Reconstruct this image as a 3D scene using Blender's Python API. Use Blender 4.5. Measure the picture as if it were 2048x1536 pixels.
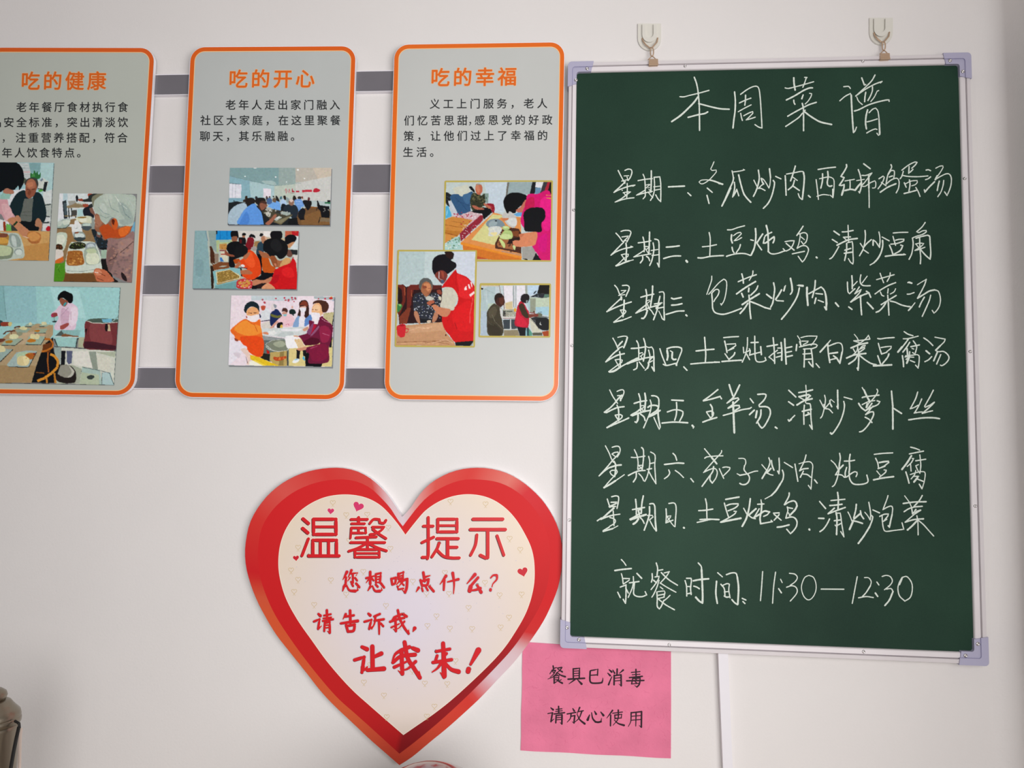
import bpy, bmesh, math, random
import numpy as np
from mathutils import Vector, Matrix, Euler

for o in list(bpy.data.objects): bpy.data.objects.remove(o)
S = bpy.context.scene; COL = S.collection

# ---------------------------------------------------------------- camera
FPX = 1560.0                                  # focal length in pixels of the 2048-wide frame
cam = bpy.data.objects.new('camera', bpy.data.cameras.new('camera')); COL.objects.link(cam)
cam.location = (0, -1.198, 1.5); cam.rotation_euler = (1.6466, -0.018, 0.0744)
cam.data.sensor_width = 36; cam.data.lens = FPX/2048*36; cam.data.clip_start = .02
S.camera = cam
# ---------------------------------------------------------------- light
w = bpy.data.worlds.new('world'); S.world = w; w.use_nodes = True
w.node_tree.nodes['Background'].inputs[0].default_value = (.93,.95,1,1)
w.node_tree.nodes['Background'].inputs[1].default_value = .18
def area(name, loc, target, sx, sy, power, color):
    l = bpy.data.lights.new(name, 'AREA'); l.shape = 'RECTANGLE'; l.size = sx; l.size_y = sy; l.energy = power; l.color = color
    o = bpy.data.objects.new(name, l); COL.objects.link(o); o.location = loc
    o.rotation_euler = (Vector(target)-Vector(loc)).to_track_quat('-Z','Y').to_euler(); return o
area('window_light', (.62,-1.62,1.52), (.0,0,1.5), 1.8, .8, 38.5, (1,.985,.98))
S.view_settings.view_transform = 'Standard'; S.view_settings.look = 'None'
S.view_settings.gamma = 1; S.view_settings.exposure = 0; S.view_settings.use_curve_mapping = False

# ---------------------------------------------------------------- helpers
ROT = cam.rotation_euler.to_matrix(); CP = Vector(cam.location)
RN = np.array(ROT); CN = np.array(CP)
def W(px, py, y=0.0):
    "point of the plane Y=y seen at a pixel of the photograph (survey of the flat wall)"
    d = ROT @ Vector(((px-1024)/FPX, -(py-768)/FPX, -1)); t = (y-CP.y)/d.y
    return CP + d*t
def WN(P, y):
    P = np.asarray(P, float); d = np.stack([(P[:,0]-1024)/FPX, -(P[:,1]-768)/FPX, -np.ones(len(P))], 1) @ RN.T
    return CN + d*((y-CN[1])/d[:,1])[:,None]
def lin(h):
    h = h.lstrip('#'); c = [int(h[i:i+2],16)/255 for i in (0,2,4)]
    return tuple(x/12.92 if x <= .04045 else ((x+.055)/1.055)**2.4 for x in c)
MATS = {}
def mat(name, h, rough=.6, spec=.4, metal=0, noise=0, scale=30, bump=0, bscale=200, coat=0, gain=1):
    m = bpy.data.materials.new(name); m.use_nodes = True; nt = m.node_tree; b = nt.nodes['Principled BSDF']
    c = tuple(min(.95, v*gain) for v in lin(h)); b.inputs['Base Color'].default_value = (*c,1)
    b.inputs['Roughness'].default_value = rough; b.inputs['Specular IOR Level'].default_value = spec
    b.inputs['Metallic'].default_value = metal; b.inputs['Coat Weight'].default_value = coat
    tc = nt.nodes.new('ShaderNodeTexCoord')
    if noise:
        n = nt.nodes.new('ShaderNodeTexNoise'); n.inputs['Scale'].default_value = scale; n.inputs['Detail'].default_value = 6
        nt.links.new(tc.outputs['Object'], n.inputs['Vector'])
        r = nt.nodes.new('ShaderNodeValToRGB'); nt.links.new(n.outputs['Fac'], r.inputs[0])
        r.color_ramp.elements[0].position = .3; r.color_ramp.elements[1].position = .7
        r.color_ramp.elements[0].color = (*[v*(1-noise) for v in c],1); r.color_ramp.elements[1].color = (*[min(1,v*(1+noise)) for v in c],1)
        nt.links.new(r.outputs[0], b.inputs['Base Color'])
    if bump:
        n = nt.nodes.new('ShaderNodeTexNoise'); n.inputs['Scale'].default_value = bscale; n.inputs['Detail'].default_value = 4
        nt.links.new(tc.outputs['Object'], n.inputs['Vector'])
        bp = nt.nodes.new('ShaderNodeBump'); bp.inputs['Strength'].default_value = bump; bp.inputs['Distance'].default_value = .002
        nt.links.new(n.outputs['Fac'], bp.inputs['Height']); nt.links.new(bp.outputs[0], b.inputs['Normal'])
    return m
def vcol_mat(name, rough=.5, spec=.3):
    m = bpy.data.materials.new(name); m.use_nodes = True; nt = m.node_tree; b = nt.nodes['Principled BSDF']
    a = nt.nodes.new('ShaderNodeVertexColor'); a.layer_name = 'print'
    nt.links.new(a.outputs[0], b.inputs['Base Color']); b.inputs['Roughness'].default_value = rough; b.inputs['Specular IOR Level'].default_value = spec
    return m
def tag(o, label=None, cat=None, group=None, kind=None):
    for k, v in (('label',label),('category',cat),('group',group),('kind',kind)):
        if v: o[k] = v
    return o
def empty(name, loc, label, cat, group=None):
    o = bpy.data.objects.new(name, None); COL.objects.link(o); o.location = loc; o.empty_display_size = .02
    return tag(o, label, cat, group)
def worldloc(o):
    v = Vector(o.location)
    while o.parent: o = o.parent; v = v + o.location
    return v
def obj(name, verts, faces, m, parent=None, smooth=False, colors=None, label=None, kind=None):
    base = worldloc(parent) if parent else Vector((0,0,0))
    V = np.asarray(verts, float).reshape(-1,3)
    c = (V.min(0)+V.max(0))/2                      # each mesh keeps its own centre as its origin
    me = bpy.data.meshes.new(name); me.from_pydata((V-c).tolist(), [], [list(f) for f in faces]); me.update()
    if smooth: me.shade_smooth()
    if colors is not None:
        a = me.color_attributes.new('print','FLOAT_COLOR','POINT'); a.data.foreach_set('color', np.concatenate([np.asarray(colors,float), np.ones((len(V),1))],1).ravel())
    me.materials.append(m)
    o = bpy.data.objects.new(name, me); COL.objects.link(o); o.location = Vector(c)-base
    if parent: o.parent = parent
    if label: o['label'] = label
    if kind: o['kind'] = kind
    return o
class MB:
    def __init__(s): s.v = []; s.f = []
    def add(s, V, F):
        n = len(s.v); s.v += [tuple(p) for p in V]; s.f += [tuple(i+n for i in f) for f in F]; return s
    def prism(s, pix, y0, y1, side=True):
        "outline in photo pixels, front face at y1, back at y0 (the same world outline)"
        F = [W(a,b,y1) for a,b in pix]; n = len(F); B = [Vector((p.x,y0,p.z)) for p in F]
        s.add(F+B, [tuple(range(n))] + [(i,n+i,n+(i+1)%n,(i+1)%n) for i in range(n)] if side else [tuple(range(n))]); return s
    def box(s, c, d):
        x,y,z = [v/2 for v in d]; P = [(c[0]+a*x,c[1]+b*y,c[2]+e*z) for a in(-1,1) for b in(-1,1) for e in(-1,1)]
        return s.add(P, [(0,1,3,2),(4,6,7,5),(0,4,5,1),(2,3,7,6),(0,2,6,4),(1,5,7,3)])
    def lathe(s, c, prof, n=48, cap=True):
        V = []; F = []
        for r,z in prof:
            for i in range(n): a = 2*math.pi*i/n; V.append((c[0]+r*math.cos(a), c[1]+r*math.sin(a), c[2]+z))
        for j in range(len(prof)-1):
            for i in range(n): k=(i+1)%n; F.append((j*n+i,j*n+k,(j+1)*n+k,(j+1)*n+i))
        if cap: F.append(tuple(range(n))[::-1]); F.append(tuple((len(prof)-1)*n+i for i in range(n)))
        return s.add(V,F)
    def tube(s, pts, r, n=10, closed=False, flat=1):
        P = [Vector(p) for p in pts]; V = []; F = []; m = len(P)
        for i,p in enumerate(P):
            t = (P[(i+1)%m]-P[i-1]) if closed else (P[min(i+1,m-1)]-P[max(i-1,0)]); t.normalize()
            a = t.cross(Vector((0,1,0)));
            if a.length < .1: a = t.cross(Vector((1,0,0)))
            a.normalize(); b = t.cross(a)
            for k in range(n): q = 2*math.pi*k/n; V.append(p + a*(r*math.cos(q)) + b*(r*flat*math.sin(q)))
        for i in range(m if closed else m-1):
            j = (i+1)%m
            for k in range(n): l=(k+1)%n; F.append((i*n+k,i*n+l,j*n+l,j*n+k))
        if not closed: F.append(tuple(range(n))[::-1]); F.append(tuple((m-1)*n+k for k in range(n)))
        return s.add(V,F)
    def out(s, name, m, parent=None, **k): return obj(name, s.v, s.f, m, parent, **k)

def bil(q, u, v):
    (ax,ay),(bx,by),(cx,cy),(dx,dy) = q            # TL TR BR BL
    return ((ax*(1-u)+bx*u)*(1-v)+(dx*(1-u)+cx*u)*v, (ay*(1-u)+by*u)*(1-v)+(dy*(1-u)+cy*u)*v)
def rrect(q, inset=0, r=28, n=10, rb=None):
    "rounded outline of a quad, inset and radius in pixels"
    wd = math.dist(q[0],q[1]); hd = math.dist(q[0],q[3]); out = []
    for k,(cu,cv,su,sv,a0) in enumerate(((1,0,-1,1,-90),(1,1,-1,-1,0),(0,1,1,-1,90),(0,0,1,1,180))):
        rr = (rb if rb and k in (1,2) else r)-inset
        for i in range(n+1):
            a = math.radians(a0+90*i/n)
            x = cu*wd + su*(inset+rr) + rr*math.cos(a); y = cv*hd + sv*(inset+rr) + rr*math.sin(a)
            out.append(bil(q, x/wd, y/hd))
    return out
def ring(name, A, B, y, m, parent, colors=None):
    n = len(A); V = [W(a,b,y) for a,b in A]+[W(a,b,y) for a,b in B]
    return obj(name, V, [(i,(i+1)%n,n+(i+1)%n,n+i) for i in range(n)], m, parent, colors=colors)

# ---- strokes: a hand-drawn line of changing width lying on a surface
def smooth(P):
    P = [np.array(p,float) for p in P]
    if len(P) < 3: return P
    segs = [[P[0]]]
    for i in range(1,len(P)-1):
        a = P[i]-P[i-1]; b = P[i+1]-P[i]; c = a@b/(np.linalg.norm(a)*np.linalg.norm(b)+1e-9)
        segs[-1].append(P[i])
        if c < .35: segs.append([P[i]])
    segs[-1].append(P[-1]); out = []
    for s in segs:
        Q = [2*s[0]-s[1]]+s+[2*s[-1]-s[-2]]
        for i in range(1,len(Q)-2):
            L = np.linalg.norm(Q[i+1]-Q[i]); n = max(1,int(L/2.2)) if len(s) > 2 else max(1,int(L/6))
            for k in range(n):
                t = k/n
                out.append(.5*((2*Q[i])+(-Q[i-1]+Q[i+1])*t+(2*Q[i-1]-5*Q[i]+4*Q[i+1]-Q[i+2])*t*t+(-Q[i-1]+3*Q[i]-3*Q[i+1]+Q[i+2])*t**3))
    out.append(P[-1]); return out
RS = random.Random(4)
def strokes(mb, entry, y, grow=0, dx=0, dy=0, wob=0, wmul=1):
    x0,y0,txt = entry[:3]; sc = entry[3] if len(entry) > 3 else 8.533; lift = 0
    for s in txt.replace('\n',' ').split(';'):
        t = s.split()
        if not t: continue
        ws = t[0][1:].split('-'); wa = float(ws[0])/sc*wmul; wb = float(ws[-1])/sc*wmul
        P = [(x0+dx+float(p.split(',')[0])/sc, y0+dy+float(p.split(',')[1])/sc) for p in t[1:]]
        if len(P) < 2: continue
        Q = smooth(P); n = len(Q); px = []; F = []; dz = []; lift += 1
        yy = y - (lift%9)*2e-5
        H = []
        for i,q in enumerate(Q):
            d = Q[min(i+1,n-1)]-Q[max(i-1,0)]; d = d/(np.linalg.norm(d)+1e-9); nn = np.array([-d[1],d[0]])
            h = (wa+(wb-wa)*i/max(1,n-1)+grow)/2*(1+RS.uniform(-wob,wob)); H.append((d,nn,h)); px += [q+nn*h, q-nn*h]; dz += [i/n]*2
        for i in range(n-1): F.append((2*i,2*i+1,2*i+3,2*i+2))
        for e,(i,sg) in enumerate(((0,-1),(n-1,1))):
            d,nn,h = H[i]; c = len(px); px.append(Q[i]); k0 = len(px); dz += [e*1.0]*8
            for k in range(7):
                a = math.pi*k/6-math.pi/2; px.append(Q[i]+d*sg*h*math.cos(a)+nn*h*math.sin(a))
            F += [(c,k0+k,k0+k+1) for k in range(6)]
        for i in range(1,n-1):                      # round joints at sharp turns
            if (Q[i]-Q[i-1])@(Q[i+1]-Q[i]) < .5*np.linalg.norm(Q[i]-Q[i-1])*np.linalg.norm(Q[i+1]-Q[i]):
                h = H[i][2]; D = [Q[i]+h*np.array([math.cos(-k*math.pi/5),math.sin(-k*math.pi/5)]) for k in range(10)]
                mb.add(WN(D,yy-1.6e-5).tolist(), [tuple(range(10))])
        mb.add(WN(px,yy-1.1e-5*np.array(dz)).tolist(), F)
    return mb
# ---- printed characters
GL = {}
def glyph(ch, off=0.0):
    if (ch,off) in GL: return GL[ch,off]
    c = bpy.data.curves.new('glyph','FONT'); c.body = ch; c.size = 1; c.offset = off; c.resolution_u = 3; c.fill_mode = 'FRONT'
    o = bpy.data.objects.new('glyph', c); COL.objects.link(o); bpy.context.view_layer.update()
    me = bpy.data.meshes.new_from_object(o.evaluated_get(bpy.context.evaluated_depsgraph_get()))
    r = ([(v.co.x,v.co.y) for v in me.vertices],[tuple(p.vertices) for p in me.polygons])
    bpy.data.objects.remove(o); bpy.data.curves.remove(c); bpy.data.meshes.remove(me); GL[ch,off] = r; return r
def chars(mb, txt, x, y, step, size, depth, bold=0, slope=0, lean=0, wd=1.0, cx=.5, cy=.38):
    if bold:                                    # heavier weight: the same glyph laid down in a small circle
        m = 8 if bold > .5 else 4
        for k in range(m): chars(mb,txt,x+bold*math.cos(k*2*math.pi/m),y+bold*math.sin(k*2*math.pi/m),step,size,depth-k*1.2e-5,0,slope,lean,wd,cx,cy)
        return mb
    for i,ch in enumerate(txt):
        if ch == ' ': continue
        V,F = glyph(ch)
        if not V: continue
        X = x+i*step; Y = y+slope*i*step
        P = [(X+(a-cx)*size*wd+lean*(b-cy)*size, Y-(b-cy)*size+slope*(a-cx)*size) for a,b in V]
        mb.add(WN(P,depth).tolist(), F)
    return mb
# chalk strokes: (x0, y0, strokes) in 1/8.533 px of a crop that starts at x0,y0
CHALK = [
(1330,140,"""w24 500,125 535,220 560,340 575,480 585,620 588,800 590,1030;w20 255,455 320,458 430,430 560,400 750,348;w30 560,460 500,545 400,650 260,780 115,880;w26 575,575 640,590 800,632 950,662 1095,670;w26 395,808 560,765 680,742 728,715;
w26 1187,375 1200,520 1195,700 1175,850 1160,990;w21 1290,415 1400,335 1500,285 1570,280 1605,330 1625,480 1640,700 1650,880 1655,990 1600,975 1535,932;w20 1270,562 1370,515 1465,480;w22 1375,430 1372,520 1362,600;w20 1250,712 1360,650 1470,595;w20 1292,740 1305,810 1320,860;w20 1345,780 1430,735 1495,710 1500,735 1440,800 1385,852 1450,835 1540,805"""),
(1560,140,"""w28 235,135 240,230 258,340;w20 88,305 140,315 250,290 400,250 575,200;w20 420,125 460,128;w20 450,130 420,220 390,295;w26 108,512 250,440 400,350 500,308 555,305;w24 235,515 240,560 255,585;w24 395,425 372,490;w18 505,398 540,405 530,450 480,530 430,580;w24 133,788 250,720 400,640 500,590 620,552;w24 380,570 400,660 402,800 402,1035;w22 385,735 320,810 200,895 98,962;w20 430,685 410,705;w28 410,705 500,775 600,840 700,890 880,930;
w20 1088,285 1170,280 1200,315;w20 1022,525 1110,450 1200,402 1215,430 1225,700 1240,950 1255,1070 1280,1040 1305,975;w28 1215,430 1228,700 1245,960 1255,1065;w26 1395,135 1440,255 1460,250;w22 1622,85 1560,190 1440,310 1292,445;w22 1295,440 1440,340 1600,250 1740,195 1715,220;w18 1310,460 1340,530 1405,590;w24 1463,380 1450,460 1445,540;w22 1578,285 1575,360 1540,450 1500,520;w18 1685,350 1660,360 1610,460 1550,538;w24 1270,700 1350,675 1500,600 1650,550 1800,515 1860,510 1862,535;w26 1495,680 1470,780 1460,900 1475,1005;w20 1520,730 1580,670 1630,650 1670,700 1690,830 1700,960 1705,1100 1680,1115 1655,1080;w24 1690,840 1700,1100;w20 1485,885 1550,870 1660,835;w20 1480,1075 1560,1030 1630,1005 1655,1015"""),
(1220,320,"""w20 140,180 190,280 255,400;w20 255,178 310,155 360,165 375,210 350,290 310,350;w16 240,272 320,268;w16 290,290 305,340 300,350;w18 200,360 300,335;w22 260,370 200,430 68,552 150,510 300,455 425,428 390,445;w20 293,400 295,520 285,650;w18 205,515 210,518;w18 225,560 290,545 350,545 300,580 260,600;w16 240,565 270,610;w20 270,605 180,670 88,718 200,680 310,655 410,645;
w20 480,352 600,330 720,318;w20 565,245 590,310 600,430 602,560 600,620 565,662;w24 705,185 705,320 700,480 695,550;w16 610,430 670,415 680,420 610,480 670,470;w20 600,515 540,550 452,600 560,570 720,535;w16 660,560 730,645;w16 665,505 700,535;w20 752,295 760,400 755,520 735,610 690,690;w20 752,295 850,288 865,400 868,560 865,710 820,665 780,595;w16 745,458 860,445;w18 765,515 850,500;
w26 1000,458 1130,452 1272,445;w22 1328,560 1380,608;
w16 1775,30 1745,100 1718,155 1740,178 1810,170 1815,200 1760,270 1680,350 1590,405 1540,400 1520,375 1560,345 1650,338 1740,355;w26 1700,340 1790,365 1920,415;w22 1660,480 1745,552;w24 1655,605 1670,660 1690,740;w26 2060,480 2000,610 1910,785"""),
(1440,320,"""w26 -20,398 45,412;w20 205,185 220,250 230,320;w24 232,300 215,380 150,520 90,660 35,780;w18 220,205 330,190 420,170 400,160;w22 245,380 250,480 215,630 250,580 285,500 320,610;w24 285,510 230,610;w26 318,255 350,390 400,560 450,640 525,720;
w24 655,175 670,300 650,420 610,540 570,620;w18 578,345 640,470;w20 745,405 700,440 660,485;w26 745,410 720,370 705,315;w20 650,485 700,485 768,520;w18 705,315 740,330 790,400 835,480 850,430 860,300 845,150;w24 845,150 862,300;w24 910,350 930,380 920,470 880,620 820,740 740,825;w22 950,280 1040,322;
w24 1113,270 1120,400 1128,600;w24 1285,105 1255,210 1205,355;w20 1135,240 1280,215 1380,195 1425,205 1435,260 1430,400 1415,540 1400,675 1360,640 1335,575;w26 1425,220 1438,300 1425,500 1405,670;w18 1240,290 1320,350;w24 1270,350 1240,440 1165,508;w24 1240,440 1355,520;w24 1510,608 1540,635;
w22 1675,162 1820,138 1970,122;w20 1640,335 1655,450 1670,580 1680,672;w24 1750,235 1750,330 1740,400 1720,480;w26 1838,195 1845,290 1830,380 1840,430 1870,450 1910,440;w18 1700,320 1840,290 1910,305 1945,350 1945,480 1930,640 1880,600;w18 1655,620 1760,590 1860,600;w24 1925,500 1925,640"""),
(1670,320,"""w26 195,80 200,110 160,190 100,280 155,300 130,350 75,430 110,435 155,420 150,480 115,600;w34 140,520 118,590;w18 170,358 330,330;w20 255,340 258,420 255,495;w28 170,520 270,500 340,515;w30 345,515 400,440 450,390;w24 398,165 430,260 450,380 445,470 420,560 405,540;w18 370,352 500,330;w24 490,65 600,148;
w20 460,262 530,262 630,222 570,300 490,400 440,440;w18 440,440 510,450 600,390 680,355 695,380 695,440 680,475 640,478;w30 575,270 578,480;w20 578,480 582,640 583,810;
w20 750,320 820,275 840,290 820,360 780,430 735,490;w18 790,380 870,440;w22 955,80 968,120 940,180 900,260 870,415;w20 905,250 960,180 1010,185 1015,230 1000,325;w24 925,290 980,272;w20 870,415 960,340 1050,310 1085,340 1095,400 1080,490 1045,560;w26 775,548 900,465 1040,405;
w20 1140,175 1250,90 1360,35 1400,40 1370,85 1310,140;w22 1265,110 1258,225 1280,210 1330,160;w20 1165,195 1140,280 1110,320;w20 1140,260 1250,280 1420,285 1585,272;w22 1183,390 1215,465;w18 1195,410 1300,360 1400,350 1405,380 1370,420 1310,440;w24 1270,340 1280,420 1262,530;w24 1180,572 1290,545 1400,515;w20 1380,470 1420,540 1450,620;
w22 1555,172 1590,165 1630,182;w22 1545,335 1590,320 1630,288;w26 1525,510 1535,548 1600,470 1700,370;w18 1720,140 1790,105 1840,100 1845,125 1790,220 1710,330;w30 1745,270 1712,335;w20 1710,335 1800,280 1900,235 1955,245 1985,310 1980,420 1950,520 1912,605 1870,545;w24 1780,360 1762,430 1745,520;w20 1855,350 1845,430 1810,540 1755,625"""),
]
CHALK += [
(1215,450,"""w20 145,140 200,200 255,280;w20 230,110 290,92 370,95 400,125 380,190 330,290;w18 245,205 355,188 330,225 265,280 320,265;w22 275,295 170,400 60,515 140,460 280,405 430,375 400,365;w24 315,310 325,400 320,500 315,615;w18 235,508 300,495 355,500 350,530 310,560;w16 240,510 305,610;w18 290,560 200,650 140,695;w26 145,697 200,680 290,640 370,612;w16 370,612 440,595;
w22 525,305 640,290 740,270;w22 605,205 625,290 630,380 625,455;w24 718,120 715,250 712,370 705,490;w18 625,370 690,368 700,390 660,420;w16 640,395 700,490;w20 630,430 540,490 450,545 580,520 740,493;w24 600,540 600,590 562,645;w22 665,535 700,560 720,612;w22 778,305 792,400 780,500 755,610 720,690;w22 805,240 860,255 878,300 880,450 882,600 880,715 850,650;w18 745,435 860,418;w18 760,520 865,508;
w26 1003,378 1130,368 1225,355;w24 958,572 1060,542 1150,528 1248,528;w34 1345,610 1360,630;
w20 1735,130 1752,220 1752,350 1745,535;w20 1620,372 1740,360 1860,335;w24 1545,560 1620,562 1760,535 1900,525 1980,522;w22 2035,535 2060,525"""),
(1440,440,"""w24 -15,608 55,608;w20 128,168 200,165 300,130 420,98;w28 198,255 192,330 210,390;w18 230,268 290,225 350,212 365,235 310,290 240,355 300,340 370,300;w24 205,465 220,530 240,560;w22 348,420 330,480 275,560;w22 110,618 210,590 320,572 430,575 520,605;
w28 605,148 612,250 605,370 580,490 530,600;w20 525,338 570,350;w26 728,240 680,310 630,390;w24 625,385 660,440 710,510;w28 790,95 815,200 822,330 825,450 825,540;w22 820,530 860,570 920,580 1000,565 1080,535 1120,525;w24 880,210 800,250 770,275;w26 760,295 740,395 780,390 860,330 920,285;w26 925,290 925,340 905,390;w20 1078,490 1110,525;
w20 1110,370 1200,355 1265,355 1250,410 1200,490 1130,530;w22 1130,400 1200,460 1265,515;w22 1418,105 1370,180 1310,265;w18 1370,250 1360,330 1340,420 1315,480;w20 1350,240 1430,215 1480,235 1490,290 1470,370 1425,415 1385,365;w18 1385,290 1440,335;w20 1315,483 1400,440 1470,445 1510,500 1490,580 1440,680 1405,715 1370,670 1335,620;w20 1235,578 1340,555 1440,535;w30 1645,635 1655,645"""),
(1640,440,"""w24 238,190 330,255;w22 210,332 295,385;w22 320,455 260,560 205,640 165,663;w22 378,203 450,200 565,178;w20 478,90 482,200 485,300 490,370;w24 400,295 520,288 ;w18 405,300 450,340;w28 292,430 400,375 500,335 635,315;w24 455,400 455,500 440,600 420,690;w20 475,385 550,370 560,450 562,560 568,700 560,750 520,720 485,660;w24 425,515 525,485;w24 415,568 550,548;
w22 768,180 775,260 765,380 735,500 675,610;w20 688,400 735,470;w22 875,335 800,400 755,455;w20 745,510 825,565;w28 905,430 908,345;w20 908,345 950,370 1015,470 1025,380 1020,280 1005,205;w26 1020,400 1015,465;w26 1068,350 1070,440 1040,560 985,660 920,730;w18 920,730 855,768;w20 1060,290 1180,355;
w20 1250,222 1370,212 1500,210;w22 1245,280 1265,350 1290,432;w22 1290,345 1350,330 1430,328 1430,355 1360,385 1290,405 1210,412;w24 1185,430 1220,510 1245,590;w24 1378,428 1412,440 1370,520 1260,585;w26 1115,620 1280,598 1455,590 1430,580;
w20 1795,42 1740,120 1650,200 1690,215 1750,185 1810,178 1815,200 1750,245 1640,280 1575,310;w22 1578,310 1590,400 1580,500 1560,590 1520,670;w24 1640,310 1740,280 1840,260 1870,275 1880,400 1890,560 1880,670 1800,600 1720,510;w22 1700,310 1705,480 1718,640 1712,745;w18 1630,410 1700,395 1770,400 1750,430 1690,470;w18 1640,415 1700,490;w20 1720,460 1620,520 1700,500 1790,465"""),
(1205,540,"""w20 208,262 250,310 290,410;w22 340,265 420,262 455,290 445,350 420,400 400,450;w16 320,352 400,348 370,375 275,435 380,420;w30 320,460 322,505;w24 310,490 200,590 75,710 200,650 350,590 490,545;w26 370,515 368,600 360,700 350,800;w20 305,685 370,680 400,705 380,740 280,820 195,890 340,855 490,797;w16 310,690 350,770;w26 195,890 340,855;
w24 655,465 760,435 875,412;w24 740,335 755,430 745,560 745,680;w26 855,275 850,420 830,540 815,640;w16 760,525 800,510 810,530 760,575;w24 750,590 660,660 570,735 700,680 840,630 960,600;w20 770,590 795,660 830,690 875,760;w28 765,690 740,770 700,825 670,825;w24 980,450 955,560 930,690 870,850;w20 970,380 1020,372 1050,400 1050,560 1050,720 1055,855 1020,830 1005,790;w28 1052,720 1055,850;w14 1000,780 960,700;w22 885,580 1015,560 960,600 915,640;w22 915,660 1035,635;
w26 1178,480 1210,495 1345,470;w26 1180,600 1260,595 1355,575;w24 1085,758 1180,730 1280,703 1390,698;w28 1425,768 1440,782;
w18 1865,105 1860,180 1820,300 1780,415"""),
(1430,540,"""w18 -108,415 -50,350 60,225 150,155 190,185 200,260 185,400 155,520 108,600 98,575;w20 -60,400 0,340 45,330 70,360 50,430 0,500 -20,540;w24 -55,400 -45,540 -40,650 -10,715 50,745 150,755 280,720 450,655;
w22 395,200 560,130 705,80;w24 458,68 478,150 485,225;w20 648,15 640,80 585,175;w28 368,408 520,300 690,198;w26 455,400 480,460;w26 578,310 572,370;w24 732,270 700,340 610,430;w30 465,590 600,500 755,405;w26 580,430 590,560 595,680 612,830;w28 560,570 500,660 430,740;w26 610,540 750,595 850,640 945,665;
w26 1000,220 1018,320 1005,440 985,560 950,635;w28 880,415 965,480;w28 1135,340 1090,420 1035,500;w22 1030,500 1050,520 1165,530;w28 1195,280 1175,355;w14 1205,265 1190,290;w30 1288,145 1310,250 1318,340;w24 1318,340 1312,380 1285,415;w26 1440,305 1410,430 1350,550 1250,700 1135,840;w34 1430,262 1500,270;w12 1400,262 1430,265;
w34 1570,300 1570,420 1585,600;w26 1712,180 1705,280 1685,380 1660,470;w24 1600,405 1700,350 1810,290 1860,340 1895,440 1905,560 1895,680 1870,630;w30 1905,560 1895,675;w22 1720,400 1835,412;w26 1722,480 1700,570;w22 1760,515 1850,548"""),
(1650,540,"""w26 -2,370 15,480 25,680;w28 180,562 230,620;
w22 382,205 385,300 395,380 420,405 460,365 510,320;w26 458,100 465,200 465,320;w18 550,195 480,270;w22 612,85 600,150 605,220 640,260 700,270 770,268;w18 720,105 635,220;w22 585,290 510,405 560,370 615,335 580,400 440,545;w26 440,545 530,490 640,430 750,390;w24 705,362 745,390 780,465;w26 605,440 612,600 625,765;w26 405,630 460,672;w28 722,555 775,610 820,660;
w20 880,165 1000,130 1180,80;w20 940,55 970,140 1000,215;w20 1112,48 1105,110 1060,195;w22 855,408 950,340 1080,265 1205,215;w20 945,375 970,430 1005,445;w20 1078,320 1070,395;w18 1205,320 1180,370 1115,410;w24 960,590 1090,510 1215,435;w24 1070,430 1080,560 1092,770;w26 1045,545 1000,620 930,695 875,720;w24 1115,530 1200,550 1300,595 1400,620 1450,625;
w22 1415,215 1430,208;w30 1435,210 1480,225;w20 1403,412 1450,410 1520,385;w26 1425,690 1480,630;w16 1480,630 1535,560;w16 1575,252 1650,205 1728,160;w22 1728,160 1700,250 1640,370 1580,480;w26 1580,482 1680,420 1780,360 1870,340;w20 1870,340 1930,360 1960,430 1970,520 1950,620 1900,700 1860,735 1830,690;w24 1695,465 1640,560 1610,630;w22 1803,430 1780,520 1720,660 1660,790"""),
]
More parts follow.
